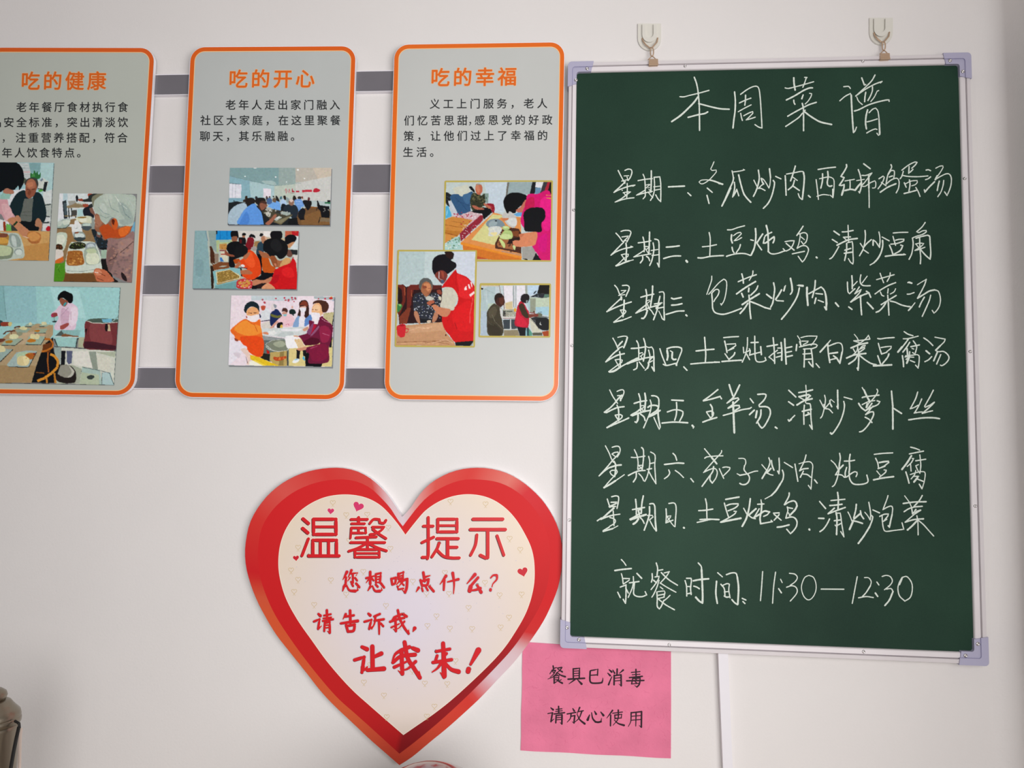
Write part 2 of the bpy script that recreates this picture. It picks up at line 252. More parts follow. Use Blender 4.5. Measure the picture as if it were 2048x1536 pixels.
CHALK += [
(1200,660,"""w20 220,140 270,230 310,330;w18 305,125 400,105 460,110 465,150;w28 465,130 445,200 405,300;w26 380,195 310,275 350,220;w22 320,310 385,280;w26 320,325 220,410 100,543 200,480 300,430 415,403;w24 335,370 345,460 345,630;w20 260,510 330,500 380,515 370,550 300,600 150,710;w18 265,520 320,620;w34 165,715 240,700 350,630;w22 350,630 460,570;
w24 533,315 650,308 780,285;w22 625,185 655,250 662,400 660,510;w24 745,145 770,230 775,330 760,430 740,530;w18 675,400 720,385 740,410 690,450;w16 700,450 740,520;w30 465,570 560,520 640,480;w30 465,575 620,520 760,480;w24 760,480 900,455;w24 635,555 635,620 625,655 575,680;w20 670,545 755,655;w20 780,275 830,300 880,290 910,340 920,460;w26 920,460 920,600 925,700 885,630;w22 830,345 850,430 850,490;w24 900,460 850,510 825,570;w20 895,525 830,560;w28 825,560 830,600 810,650;w18 810,650 770,685;
w22 1022,320 1060,440 1125,600;w26 1145,320 1220,295 1330,290 1390,310;w22 1390,310 1395,350 1370,420 1300,600;w32 1145,350 1158,440 1145,510;w30 1235,380 1230,480 1255,505 1295,500;w18 1200,355 1235,375;w24 1080,585 1140,605 1280,572;w30 1300,570 1305,600;w22 1430,630 1485,688;
w24 1785,125 1798,300 1805,420 1798,540;w26 1640,358 1800,340 1945,328;w24 1550,580 1780,560 2035,548"""),
(1430,660,"""w22 -10,545 75,550;w22 148,130 280,118 400,112;w24 165,190 190,300 205,385;w20 205,243 350,235 355,265 225,350 320,310;w22 170,405 235,500;w26 338,385 320,430 240,500;w26 120,538 280,525 450,515;
w20 555,130 550,280 520,420 465,548;w20 483,295 490,390 560,365 590,345;w22 540,410 590,505;w22 585,320 600,350 590,430 650,410 770,380;w22 678,105 680,300 685,440 700,520 740,545 820,540 870,515 855,470;w26 615,215 735,210;w24 780,285 792,420;
w26 888,280 1065,250;w24 992,130 1008,300 1015,450 1018,570;w20 1065,345 980,410 920,462 960,490 1010,535;w28 1128,215 1140,350 1138,515;w20 1070,308 1140,308;w20 1065,395 1140,380;w22 1045,465 1140,440;w28 1190,150 1195,280 1205,430 1215,580;w24 1205,308 1310,285;w24 1205,385 1305,365;w26 1210,460 1320,435;
w18 1408,100 1450,170 1465,255;w26 1445,200 1468,270;w18 1465,130 1580,105 1740,105 1735,130 1690,200 1640,260;w18 1480,190 1590,190 1580,210 1505,250;w22 1440,290 1580,255 1700,240 1745,260 1730,290 1650,320;w26 1395,250 1385,350;w20 1510,325 1640,318;w24 1530,325 1525,480 1520,630;w24 1640,325 1660,460 1672,630 1640,600 1600,545;w20 1500,410 1645,400;w22 1540,500 1660,495;w22 1725,575 1780,640;
w20 1970,175 1900,260;w30 1925,230 1795,375;w26 1925,250 1935,400 1960,555;w18 1935,275 2060,230;w20 1950,405 2090,390"""),
(1660,660,"""w20 -10,270 80,230 160,220 200,250 215,330 200,430 170,565;w28 205,380 168,568 120,490 60,440;w24 0,400 130,380;w22 0,510 120,480;
w16 415,75 460,130 490,190;w20 405,185 540,175 680,155;w20 680,150 655,90 600,160 440,270 360,308;w28 360,305 500,250 640,220;w18 410,190 500,215;w20 395,320 435,390;w22 600,265 560,270 500,330 590,290 590,315 500,380;w20 470,280 480,350;w18 475,290 450,370 390,425;w28 285,478 420,425 610,400;w26 485,350 490,500 480,685 465,650;w26 470,430 420,510 320,580;w24 500,430 600,510 700,570 790,592;
w22 815,145 860,152 950,138 1095,128;w22 825,228 850,320 880,410;w20 870,300 960,285 1045,278 1040,310 970,370;w22 880,410 970,380;w24 815,440 865,585;w26 1005,408 980,470 890,580;w30 745,610 880,605 1050,595;
w22 1265,28 1330,70 1415,98;w20 1250,150 1340,145 1505,105;w24 1340,150 1290,220 1220,310;w34 1230,290 1160,375;w24 1360,210 1310,290 1245,375;w22 1420,185 1460,240 1480,290 1465,360 1450,410 1410,385;w24 1380,285 1525,255;w20 1400,315 1430,325;w26 1235,440 1250,540 1255,625;w28 1315,320 1325,430;w20 1290,440 1400,430 1490,420 1520,440 1520,540 1505,650 1460,600;w22 1360,370 1355,450;w18 1280,460 1340,455;w20 1370,460 1430,465;w34 1345,480 1310,565;w24 1360,460 1300,500;w22 1370,520 1445,550;
w22 1600,135 1680,190 1755,265;w28 1640,355 1700,405;w22 1620,540 1680,510 1735,455;w20 1790,122 1880,140 1965,155 1950,200 1880,270;w26 1880,270 1805,345;w22 1805,350 1850,370 1930,365 1990,400 2030,460 2015,520 1960,580 1905,610 1885,600;w28 1830,385 1770,525;w24 1890,420 1820,580"""),
(1200,760,"""w20 165,170 220,280 300,400;w20 290,195 350,170 395,170 410,210 380,290 350,350;w20 300,268 350,265 375,290;w26 370,260 310,320 270,370;w26 350,310 350,350;w26 265,380 180,470 75,550 110,555 200,510 300,470 410,455;w24 290,430 315,500 320,600 318,695;w22 260,600 350,590 380,610 365,650 270,715 120,810;w22 260,605 310,680;w26 120,812 260,750 400,690 490,648;
w26 582,400 680,370 795,352;w24 660,235 685,320 690,450 695,530;w28 765,225 778,320 770,440 760,540;w18 700,440 745,435 750,460 700,500;w30 700,490 620,550 530,600;w28 550,610 680,560 760,535 850,520;w18 720,500 740,530;w30 650,590 645,680 620,725 600,715;w26 690,580 750,630 770,690;w22 855,340 875,420 860,530 820,640 745,815;w24 880,268 950,275 1000,320 1005,440;w28 1000,440 990,540 1000,660 1025,790;w20 920,640 960,730 1010,840 1030,800;w28 820,465 870,435 960,435 1000,460 970,520 850,600;w28 830,630 930,585 1025,520;
w28 1225,342 1420,352;w24 1305,385 1310,480 1300,600 1275,685;w24 1150,545 1260,510 1360,515 1415,540 1410,600 1355,710;w26 1060,735 1260,718 1495,730;w32 1575,775 1595,800;w16 1595,800 1590,825;
w24 2010,165 1880,270 1765,350;w26 1765,355 1900,325 2050,280;w26 1885,420 1915,480 1915,600;w24 1820,545 1900,530 1935,560 1920,620 1880,650;w20 1820,555 1880,640;w26 1755,718 1860,680 1990,640"""),
(1430,760,"""w22 -10,210 50,165;w24 -10,310 90,285 110,320;w24 -10,655 30,640;
w30 242,80 270,170 305,270;w28 420,85 370,190 320,290;w26 320,290 205,395 300,330 390,305 405,330 340,390 225,480 ;w28 225,480 330,440 410,435 420,470 330,530;w34 308,380 315,550 330,900;w24 140,605 300,560 450,510 600,485;w22 600,480 620,468;
w22 600,318 655,390;w26 670,515 590,590;w26 730,245 850,240 870,275 830,350 750,430 760,455 870,455 930,490 945,570 910,670 840,790 800,820 765,785 730,720;w30 715,530 695,640;w28 785,510 775,620 710,735;w28 1030,805 1058,825;
w24 1258,175 1380,290;w26 1255,370 1340,430;w28 1250,680 1265,700 1300,675;w22 1265,698 1360,605;w26 1430,215 1550,195 1665,168;w18 1550,90 1558,250 1545,390;w30 1435,285 1600,250 1625,270 1540,340;w20 1450,300 1540,350;w30 1400,425 1520,355 1655,320;w22 1565,400 1620,405 1632,450 1635,600 1645,720 1660,840 1615,770;w24 1525,430 1515,560 1518,755;w30 1490,535 1640,500;w30 1545,605 1610,580 1590,560;
w20 1870,260 1885,340 1865,480 1830,610 1800,650;w20 1790,345 1860,480"""),
(1650,760,"""w22 -20,420 0,480;w20 0,485 75,395;w20 10,490 70,500 128,560;w26 115,455 85,390 85,350;w16 85,350 100,330 160,380;w26 215,175 218,350 222,490 205,450;w24 320,365 332,440 310,570 250,730 150,890 110,925;w30 95,905 115,920;w22 325,292 460,330;
w20 635,130 665,180;w32 665,170 710,270 760,360;w24 635,300 690,285 920,258;w20 885,155 900,190 870,260 800,345 745,400 710,470;w20 635,420 740,370 850,350;w26 575,400 620,470 690,525 740,480 800,400;w22 720,400 700,470;w22 700,520 790,470 900,420 935,370 890,355;w24 820,445 760,510;w24 760,520 695,590 780,545 825,545 830,590 790,680 720,790 640,870 590,885;w24 685,635 750,670 800,725;
w28 1135,190 1145,320 1158,460;w30 1155,460 1158,640 1158,835;w26 1165,480 1305,570;
w22 1582,205 1550,310 1500,410 1455,490;w20 1455,490 1520,470 1590,430;w22 1650,325 1600,440 1530,560;w20 1520,565 1600,550 1660,545;w22 1848,175 1790,290 1700,450 1710,465 1790,430 1865,380;w24 1865,380 1800,450 1660,570;w22 1660,570 1750,545 1835,525;w26 1430,680 1560,660 1700,645 1850,645 1955,660"""),
]
CHALK += [
(1190,880,"""w20 178,100 240,220 280,320 315,380;w20 292,125 350,108 405,110 430,160 415,230 380,290;w20 290,240 330,215 390,205 400,230 360,285 290,355;w18 290,240 350,285;w24 290,360 200,470 70,612 160,530 260,465 360,435;w28 270,465 360,435 445,425;w26 325,365 350,420 350,520 335,625;w20 335,620 280,590 255,545 280,520 370,515 380,545 340,600 240,710 150,815;w30 155,812 250,760 350,695;w18 350,695 500,592;
w20 620,295 680,300 760,290 850,275;w20 672,165 715,260 735,380 730,500;w22 795,130 825,165 828,300 815,430 805,500;w18 750,435 820,430 820,450 740,500;w16 755,440 790,490;w24 570,605 680,550 760,525 855,520;w24 705,545 700,640 655,715;w20 745,570 800,630 830,695;w20 915,280 935,370 925,480 890,620 850,705;w20 950,205 1010,240 1028,290 1020,430 1030,600 1040,745 980,650 920,540;w20 930,405 1005,388;w24 890,500 965,488;
w22 1330,228 1370,270 1395,345;w26 1185,418 1300,405 1410,393 1515,398;w22 1258,510 1275,565 1240,620 1185,660;w20 1370,520 1440,570 1510,640;w24 1635,658 1680,715"""),
(1400,880,"""w20 78,150 140,225 200,300;w30 200,300 285,405;w20 80,310 110,290 250,275 390,270;w20 368,180 360,220 250,340 160,440 60,555 150,510 230,485 275,500 295,560 270,650 210,735;w24 232,455 215,540 130,660 35,790;w24 175,610 170,680 210,735;w20 330,490 370,580 405,655;w20 388,470 440,460 510,470 500,510 400,610;
w18 662,315 740,315 775,340 780,400 760,440;w22 760,440 750,500 780,550 820,590;w18 633,575 680,600;w24 680,602 800,580;w20 800,580 930,535 985,530;w24 820,590 845,640 830,710 780,755 720,760 680,740;
w22 1175,305 1195,370 1175,450 1140,520;w26 1140,520 1060,655;w18 1055,420 1140,520;w30 1210,485 1140,560;w20 1140,560 1200,590 1245,600;w24 1220,350 1230,430 1262,515;w22 1348,310 1355,450 1348,575 1325,530;w20 1438,382 1500,420 1580,470;w24 1405,515 1425,580 1415,670 1370,750;w28 1370,750 1300,860 1220,945;w18 1220,945 1110,1005;
w22 1620,412 1645,560 1670,705;w22 1810,255 1780,360 1700,525;w18 1690,405 1780,380 1870,370 1910,400 1925,450 1910,600 1895,840 1850,775;w22 1700,525 1760,495 1845,485;w22 1765,530 1712,635;w22 1760,580 1830,590 1890,635;w24 1955,680 2000,735"""),
(1630,880,"""w24 420,228 432,310 415,420 405,550;w20 405,550 370,680 330,770 295,795;w20 275,348 340,410 400,510;w28 480,430 400,510;w22 400,510 350,595 400,590 460,600 500,635;w24 540,468 515,560 520,635;w22 500,635 540,630 620,570 680,540 715,550 720,580 700,625;w26 600,245 585,350 590,470 580,560;w24 580,560 595,670 650,745 740,760 850,745 905,705 885,600;w22 500,360 600,358 675,345;
w22 1012,245 1160,228 1325,220;w22 1035,312 1070,390 1085,485;w30 1100,385 1180,370 1250,365 1255,385;w22 1250,390 1170,450 1075,490 1195,448;w18 1055,530 1120,610;w22 1180,510 1215,515 1200,555 1100,635;w28 1000,680 1160,648 1340,625;
w22 1632,122 1720,145 1785,172;w22 1610,238 1720,215 1850,190;w32 1645,270 1570,390 1485,500;w20 1660,315 1685,315 1640,390 1575,450;w20 1630,410 1640,530;w24 1550,545 1580,640 1605,735;w20 1788,255 1800,350 1805,450 1790,570 1750,510 1720,440 1765,420;w22 1720,355 1890,328;w18 1625,590 1750,550 1850,540 1880,570 1870,680 1850,760 1825,835;w24 1825,830 1780,755;w20 1720,520 1700,590 1640,665;w30 1750,640 1690,715;w20 1690,620 1770,620;w22 1745,665 1845,705"""),
(1190,980,"""w22 210,155 240,250 255,295;w22 285,115 350,100 395,110 405,150 395,220 375,315;w24 275,210 370,208 370,225 240,285 350,280;w30 320,310 240,380 130,480;w22 110,475 40,525;w26 100,500 200,460 300,430;w20 300,430 425,412;w20 310,355 318,470 325,610;w20 255,470 320,490 350,525 330,570 250,620;w24 240,635 140,695;w28 140,705 300,660;w18 300,660 390,612;
w24 640,335 740,315 845,298;w26 693,160 705,280 705,410;w26 825,100 800,230 790,400;w26 735,345 780,330 790,380 740,420;w28 740,350 765,460;w30 765,400 690,450 600,500;w34 610,505 740,460 870,420;w34 740,495 700,550 655,580;w22 770,470 810,510 840,570;w26 930,285 930,400 900,520 840,685;w26 935,238 990,232 1020,280 1025,400 1030,540;w30 1030,540 1045,695;w20 1045,695 1000,640 930,510;w20 895,435 980,435 990,460 930,510;
w22 1212,320 1218,440 1210,560 1330,515;w18 1225,450 1295,440 1290,460 1230,530;w18 1235,460 1300,560 1350,620;w22 1262,230 1340,220 1375,250 1385,340 1375,480 1365,625;w34 1515,643 1522,648;
w22 1885,150 1905,250 1908,400 1912,520;w24 1770,352 1890,345 2010,325;w22 1745,553 1850,530 1950,505 2048,500"""),
(1400,980,"""w26 0,505 150,498 325,505;w28 440,160 550,140 665,120;w22 415,222 450,350 490,470;w24 455,265 530,240 650,235 650,260 590,310 480,355;w22 580,362 620,365 590,410 480,480 350,550;w32 355,548 520,515 695,482;
w28 858,150 840,290 810,430;w32 808,430 780,510 720,620;w20 745,312 810,430;w30 955,320 840,420;w24 830,430 880,470 945,490;w22 1010,320 970,390 925,460;w30 925,465 1010,420 1100,360 1185,375;w22 1185,375 1150,420 1085,450;w20 1040,168 1050,230;w28 1055,230 1045,360 1025,480 1035,575;w24 1040,575 1150,555 1235,540 1215,520;w22 985,243 1092,238;
w24 1255,395 1350,390 1350,420 1265,515;w22 1265,415 1385,515;w24 1522,50 1515,110 1440,250;w26 1445,250 1520,205 1600,185 1640,215 1655,270;w30 1655,270 1620,340 1530,435;w18 1530,435 1510,390;w22 1490,290 1500,350 1480,420 1465,480;w22 1500,300 1580,315;w24 1470,480 1560,460 1620,480 1655,540 1645,620 1600,690 1545,745 1480,670;w28 1318,635 1400,625 1520,595;w34 1865,672 1870,680"""),
(1630,980,"""w24 78,195 180,315;w26 62,482 150,485;w24 248,495 200,590 140,670 85,710;w22 272,180 400,168 510,158;w26 385,40 398,160 392,340;w26 255,265 350,258 460,243;w26 515,298 370,350 225,405 330,310;w28 360,385 375,500 368,760;w20 375,395 430,395 440,450 460,600 495,800 440,710;w24 330,525 440,510;w22 345,600 360,615 445,570;
w26 705,245 695,340 660,480;w32 655,520 590,670;w18 562,375 600,450 630,530;w30 770,405 670,490;w26 775,355 790,430 830,490;w26 640,525 720,540 810,570;w22 918,210 940,330 950,430 940,510;w18 940,510 900,440 850,380;w24 965,435 985,455 970,530 930,630;w30 930,630 830,790 740,910;w22 988,340 1100,390;
w20 1245,95 1230,150 1160,335 1240,290 1300,275 1325,310 1315,420;w26 1315,420 1290,530 1270,635 1250,610;w22 1105,450 1180,415 1250,410 1245,440 1180,520;w20 1145,440 1150,540 1170,660 1210,705 1350,690 1515,670 1485,560;w22 1165,535 1225,500;
w18 1530,100 1610,210 1650,300;w22 1650,310 1665,410;w24 1830,95 1780,180 1690,280;w26 1505,230 1700,205 1895,200;w24 1520,370 1600,320 1700,290 1830,278;w30 1800,345 1680,390 1720,335;w26 1800,345 1700,410 ;w20 1700,410 1540,548;w26 1540,548 1690,505 1850,492;w20 1738,440 1755,540 1760,765;w30 1740,525 1660,610 1580,680;w20 1760,515 1850,590 1940,690 2025,785"""),
(1220,1110,"""w16 155,62 190,100 218,142;w22 68,212 160,198 290,185;w16 155,255 170,310 180,395;w16 180,320 265,322 260,345 185,395;w18 140,438 220,408;w18 218,420 218,560 212,660 180,605;w18 105,508 140,580;w18 215,450 250,520;w16 318,295 320,370 300,460 248,580;w20 265,380 395,362;w18 335,375 325,470 325,535 370,565 440,568 500,545 480,500;w22 368,252 432,318;
w18 632,110 650,180 642,280;w18 650,212 720,200;w18 575,255 578,320 565,370;w16 615,300 670,290 660,330 610,410 560,472;w18 595,345 635,380;w16 670,345 640,440 600,530 572,575;w18 700,240 760,300 820,350 920,412;w16 740,245 810,228 770,290 685,385 ;w16 690,385 760,430 830,470 900,508;w14 685,435 722,465;w18 640,505 645,600 645,700 675,735 700,700 735,620;w16 655,500 740,490 750,510 735,575;w16 660,550 740,535;w16 820,550 780,590 735,625;w16 655,595 740,575;w18 665,605 760,680 880,748;
w18 1025,350 1045,430 1048,560;w18 1045,318 1105,318 1112,350 1100,450 1108,540;w16 1045,430 1105,432;w18 1050,530 1110,520;w24 1138,352 1230,335 1345,325;w18 1205,108 1245,155 1250,200;w26 1250,200 1260,400 1265,560 1262,655 1220,630 1172,578;w20 1145,425 1185,438 1218,460;
w16 1470,242 1535,298;w22 1455,360 1445,520 1465,660;w20 1590,268 1660,245 1720,250 1738,300;w24 1738,300 1755,450 1745,675;w20 1740,678 1700,650 1665,610;w18 1515,400 1560,460 1570,560;w16 1545,412 1600,390 1630,400 1622,480 1640,585;w16 1560,505 1620,498;w20 1560,560 1590,575 1635,570;w18 1805,592 1855,615;w18 1815,635 1842,662""",6.827),
(1500,1130,"""w14 152,80 140,260 126,430;w14 308,85 285,260 272,460;w12 368,172 388,212;w16 345,285 378,335;w13 475,100 540,110 570,150 545,200 485,245;w13 440,268 500,250 550,265 570,310 550,360 485,435;w12 710,125 660,150 625,230 622,300 650,380 700,420 750,395 790,320 795,230 765,150 710,125;w15 858,290 1130,292;
w14 1292,142 1262,300 1232,462;w12 1378,152 1430,155 1460,200 1450,250;w16 1450,250 1400,330 1350,385;w14 1308,395 1400,380 1485,392;w14 1528,205 1552,240;w18 1510,338 1538,378;w13 1592,138 1640,125 1690,140 1715,190 1690,240 1620,298;w14 1640,290 1700,285 1722,320;w20 1722,320 1680,420 1625,488;w14 1832,150 1800,210 1782,280 1800,370 1865,435 1930,390 1955,300 1945,210 1890,140 1832,150;w22 1830,160 1800,235""",6.0235),
]
# brush lettering traced the same way: (x0, y0, strokes, scale)
HEAD = (580,1000,"""w30 117,167 165,208;w30 114,252 160,292;w26 165,345 108,495;w29 212,170 410,170 412,305 212,305 210,170;w24 215,238 410,238;w29 205,497 205,357 415,357 415,497;w26 272,360 272,495;w26 345,360 345,495;w29 168,497 438,497;
w24 545,172 690,172;w26 612,155 612,208;w22 550,210 665,210;w22 550,247 675,247 677,293 560,293;w22-18 548,247 540,340;w22 612,250 612,290;w24 712,208 745,172 795,172 802,202 838,205 855,180;w22 735,240 838,240 812,270 765,298 715,305;w24 740,260 790,300 855,342;w24 590,335 770,327;w24 542,378 845,378;w24 692,335 692,430;w24 680,388 600,430 525,455;w24 705,388 780,425 860,452;w24 580,440 795,440 797,508 580,508 580,440;w20 585,474 795,474;
w26 1190,232 1275,232;w27 1232,155 1232,490 1215,508 1180,510;w26 1177,378 1280,330;w27 1317,170 1488,170 1488,283 1317,283 1317,170;w22 1320,227 1488,227;w27 1310,343 1500,343;w30 1405,348 1405,510;w27 1410,420 1488,420;w26 1328,385 1312,430 1265,505;w26 1310,445 1370,500 1440,515 1508,515;
w30 1632,170 1895,170;w30 1608,262 1918,262;w30 1762,265 1762,512 1745,515 1697,492;w26 1665,310 1652,400 1610,490;w26 1845,318 1905,490""",4.452)
BRUSH = [(580,1000,"""w18-5 508,640 472,708;w14 500,688 495,765 488,755;w16-6 548,625 520,685;w12-5 545,655 602,648 590,672;w13 560,665 562,735 545,728;w11-5 535,690 515,720;w12 580,692 598,716;w16-8 482,768 470,808;w9-18 505,760 530,803 580,810;w16-4 580,810 605,800 600,775;w13 550,742 562,765;w14 590,742 618,775;
w14-9 680,695 752,675;w16 715,640 715,745;w14-5 712,690 680,735;w12 727,695 745,715;w13 765,660 767,735;w14 765,660 808,650 802,735;w9 770,685 800,680;w9 770,708 800,702;w9 770,735 800,730;w16-7 718,768 695,805;w9-18 735,765 758,808 800,810;w14-4 800,810 820,800 815,780;w13 765,752 782,772;w14 812,742 838,778;
w14 903,700 912,752;w14 903,702 945,690 937,740 912,750;w14 965,655 967,702;w14 965,660 1010,642 1006,690 967,700;w9 970,680 1005,668;w14-6 985,705 950,752;w16 978,722 1045,703 1040,780 1025,822;w10-4 1025,822 1000,800;w13-5 1005,722 970,768;w11 995,740 1015,757;w12 958,768 966,795 1010,788;
w16 1188,645 1200,722;w14-6 1203,685 1248,672;w15 1163,713 1178,762;w15 1170,722 1235,705 1222,755 1178,760;w16-6 1147,780 1125,815;w12 1175,783 1183,810;w12 1212,775 1228,803;w15 1243,768 1280,812;
w18-6 1390,675 1338,748;w16-12 1375,710 1370,800;w9-16 1405,728 1500,705;w18-6 1450,650 1462,740 1457,832;
w20-7 1648,662 1578,742;w16 1675,690 1610,765;w24 1610,770 1600,808;w10-18 1605,805 1650,800 1695,785;w14-20 1668,758 1702,820;
w9-14 1788,692 1810,670 1840,668;w14-6 1843,672 1842,705 1808,745 1800,772;w16 1787,795 1786,803""",4.452),
(600,1190,"""w14-18 165,168 182,184;w14 125,235 175,215 162,300;w13-5 162,302 192,275;w12 215,182 275,170;w11 210,207 278,198;w13 205,230 295,215;w15 240,135 243,225;w13 222,245 217,320;w14 222,250 265,240 267,335;w12-4 265,338 245,320;w9 225,270 260,265;w9 225,293 260,288;
w16-6 408,170 385,212;w14 402,192 480,180;w16 447,138 450,245;w14-18 365,252 515,230;w16 412,268 428,325;w16 415,276 488,262 478,316 428,325;
w14-18 610,165 626,180;w14 575,237 637,220 617,300;w13-5 617,302 652,275;w14 712,168 662,190;w15-7 672,190 665,250 640,302;w14 665,228 747,215;w16-10 705,228 706,347;w13 720,252 742,277;
w15 905,170 840,198;w15-6 840,198 805,245;w14 803,237 880,212 930,202;w15 850,200 855,320;w10-4 855,322 830,300;w12-8 815,287 885,255;w15 872,135 890,210 930,290 968,342;w12-5 968,345 968,310;w13-5 930,235 885,290 850,305;w16 922,172 950,190;w22-8 1022,295 1008,322;
w20-26 553,462 597,482;w20 487,578 572,552 560,640;w24-10 560,640 552,688 600,640;w26 645,458 648,655;w20-26 655,552 725,520;w22-28 602,668 748,655;
w22 975,462 900,492;w22-10 900,492 850,525 825,582;w20-24 828,600 900,545 1025,530;w24 905,490 912,700;w14-5 910,705 875,672;w20-12 840,642 955,590;w24 932,420 960,560 1015,650 1068,735;w18-6 1070,738 1062,680;w20-8 1030,592 960,655 900,670;w22-28 1005,472 1050,492;
w18 1215,502 1335,480;w18 1222,540 1210,578;w18-8 1305,520 1270,568;w20 1185,600 1350,575;w24-30 1275,430 1282,580 1285,720;w16-6 1282,735 1250,690;w22-8 1268,592 1225,650 1178,685;w16-28 1290,600 1345,660 1412,682;
w34-16 1590,490 1520,617;w28 1502,660 1497,680""",4.452)]
KAI = (1030,1280,"""w14 488,332 495,382;w10 500,362 530,354;w13-7 478,385 445,435;w10 472,397 520,387;w12-6 520,390 490,440 450,478;w10 485,408 505,425;w12 545,360 600,350;w12-6 600,352 570,395 530,418;w9-16 548,372 605,408;w13-6 540,420 490,470 420,500;w9-18 545,420 585,450 642,470;w10 530,432 542,447;w14 500,458 502,552;w12 502,460 562,455 558,512;w9 505,485 555,480;w9 505,510 555,508;w14-5 500,552 545,525;w8-18 535,515 560,530 605,552;w9 592,508 560,528;
w14 745,368 747,492;w14 745,370 826,362 822,492;w9 750,400 820,395;w9 750,430 820,425;w9 750,460 820,455;w16 680,502 890,490;w15-6 765,508 690,562;w9-22 800,508 852,562;
w13 968,392 1060,376 1056,452;w11 965,452 1055,446;w16 962,402 958,500 965,535 990,552 1070,552 1112,545;w16-5 1112,545 1122,520 1125,485;
w10-20 1205,380 1237,408;w10-18 1188,425 1218,455;w8-16 1240,470 1218,520 1198,572;w15 1308,372 1305,440;w10-16 1252,385 1275,425;w17-6 1385,385 1335,428;w16 1270,452 1268,572;w14 1270,456 1355,446;w16 1357,446 1360,585;w10-4 1358,587 1330,562;w9 1275,490 1355,482;w9 1275,525 1355,518;
w10 1490,415 1600,405;w14 1548,376 1550,475;w9 1500,445 1600,438;w14 1465,482 1630,465;w12 1508,490 1492,562;w10 1492,562 1590,555;w14 1510,492 1602,487 1592,565 1560,602;w10-4 1560,602 1530,580;w14 1430,523 1650,518;w9-14 1540,497 1555,512;w9-14 1538,532 1553,548;
w10-20 458,868 487,892;w10 420,942 482,930;w15 480,932 460,1045;w13-5 460,1045 500,1010;w10 525,890 600,880;w9 520,915 605,905;w13 500,947 635,930;w14 558,850 560,935;w14 527,965 522,1060;w13 527,968 602,957;w16 602,957 600,1075;w11-4 600,1077 575,1055;w9 530,995 600,988;w9 530,1022 600,1015;
w10-18 740,878 758,908;w12 668,947 780,927;w14-6 718,947 708,1005 668,1052;w12 715,977 765,967;w15 765,967 755,1062;w11-4 755,1064 730,1045;w16-6 828,865 795,945;w11 805,918 875,905;w14-6 855,915 820,1000 752,1062;w8-20 795,952 830,1020 892,1072;
w9-24 955,958 930,1022;w9-18 980,930 995,1005 1030,1048;w18 1030,1048 1065,1053 1100,1045;w12-5 1100,1045 1108,1000;w10-20 1018,912 1038,948;w10-22 1098,922 1132,965;
w16-6 1248,902 1175,1000;w14 1225,962 1222,1098;w10 1250,938 1375,922;w12 1277,960 1280,1008;w12 1277,962 1365,952 1360,998 1280,1005;w15-6 1322,898 1318,1010 1255,1092;w8-20 1270,1022 1320,1068 1395,1092;
w14-6 1487,930 1482,1040 1450,1108;w13 1487,932 1620,917;w16 1620,917 1617,1115;w12-4 1617,1118 1588,1092;w9 1490,977 1610,967;w9 1490,1027 1610,1017;w14-8 1550,925 1546,1102""",6.4)
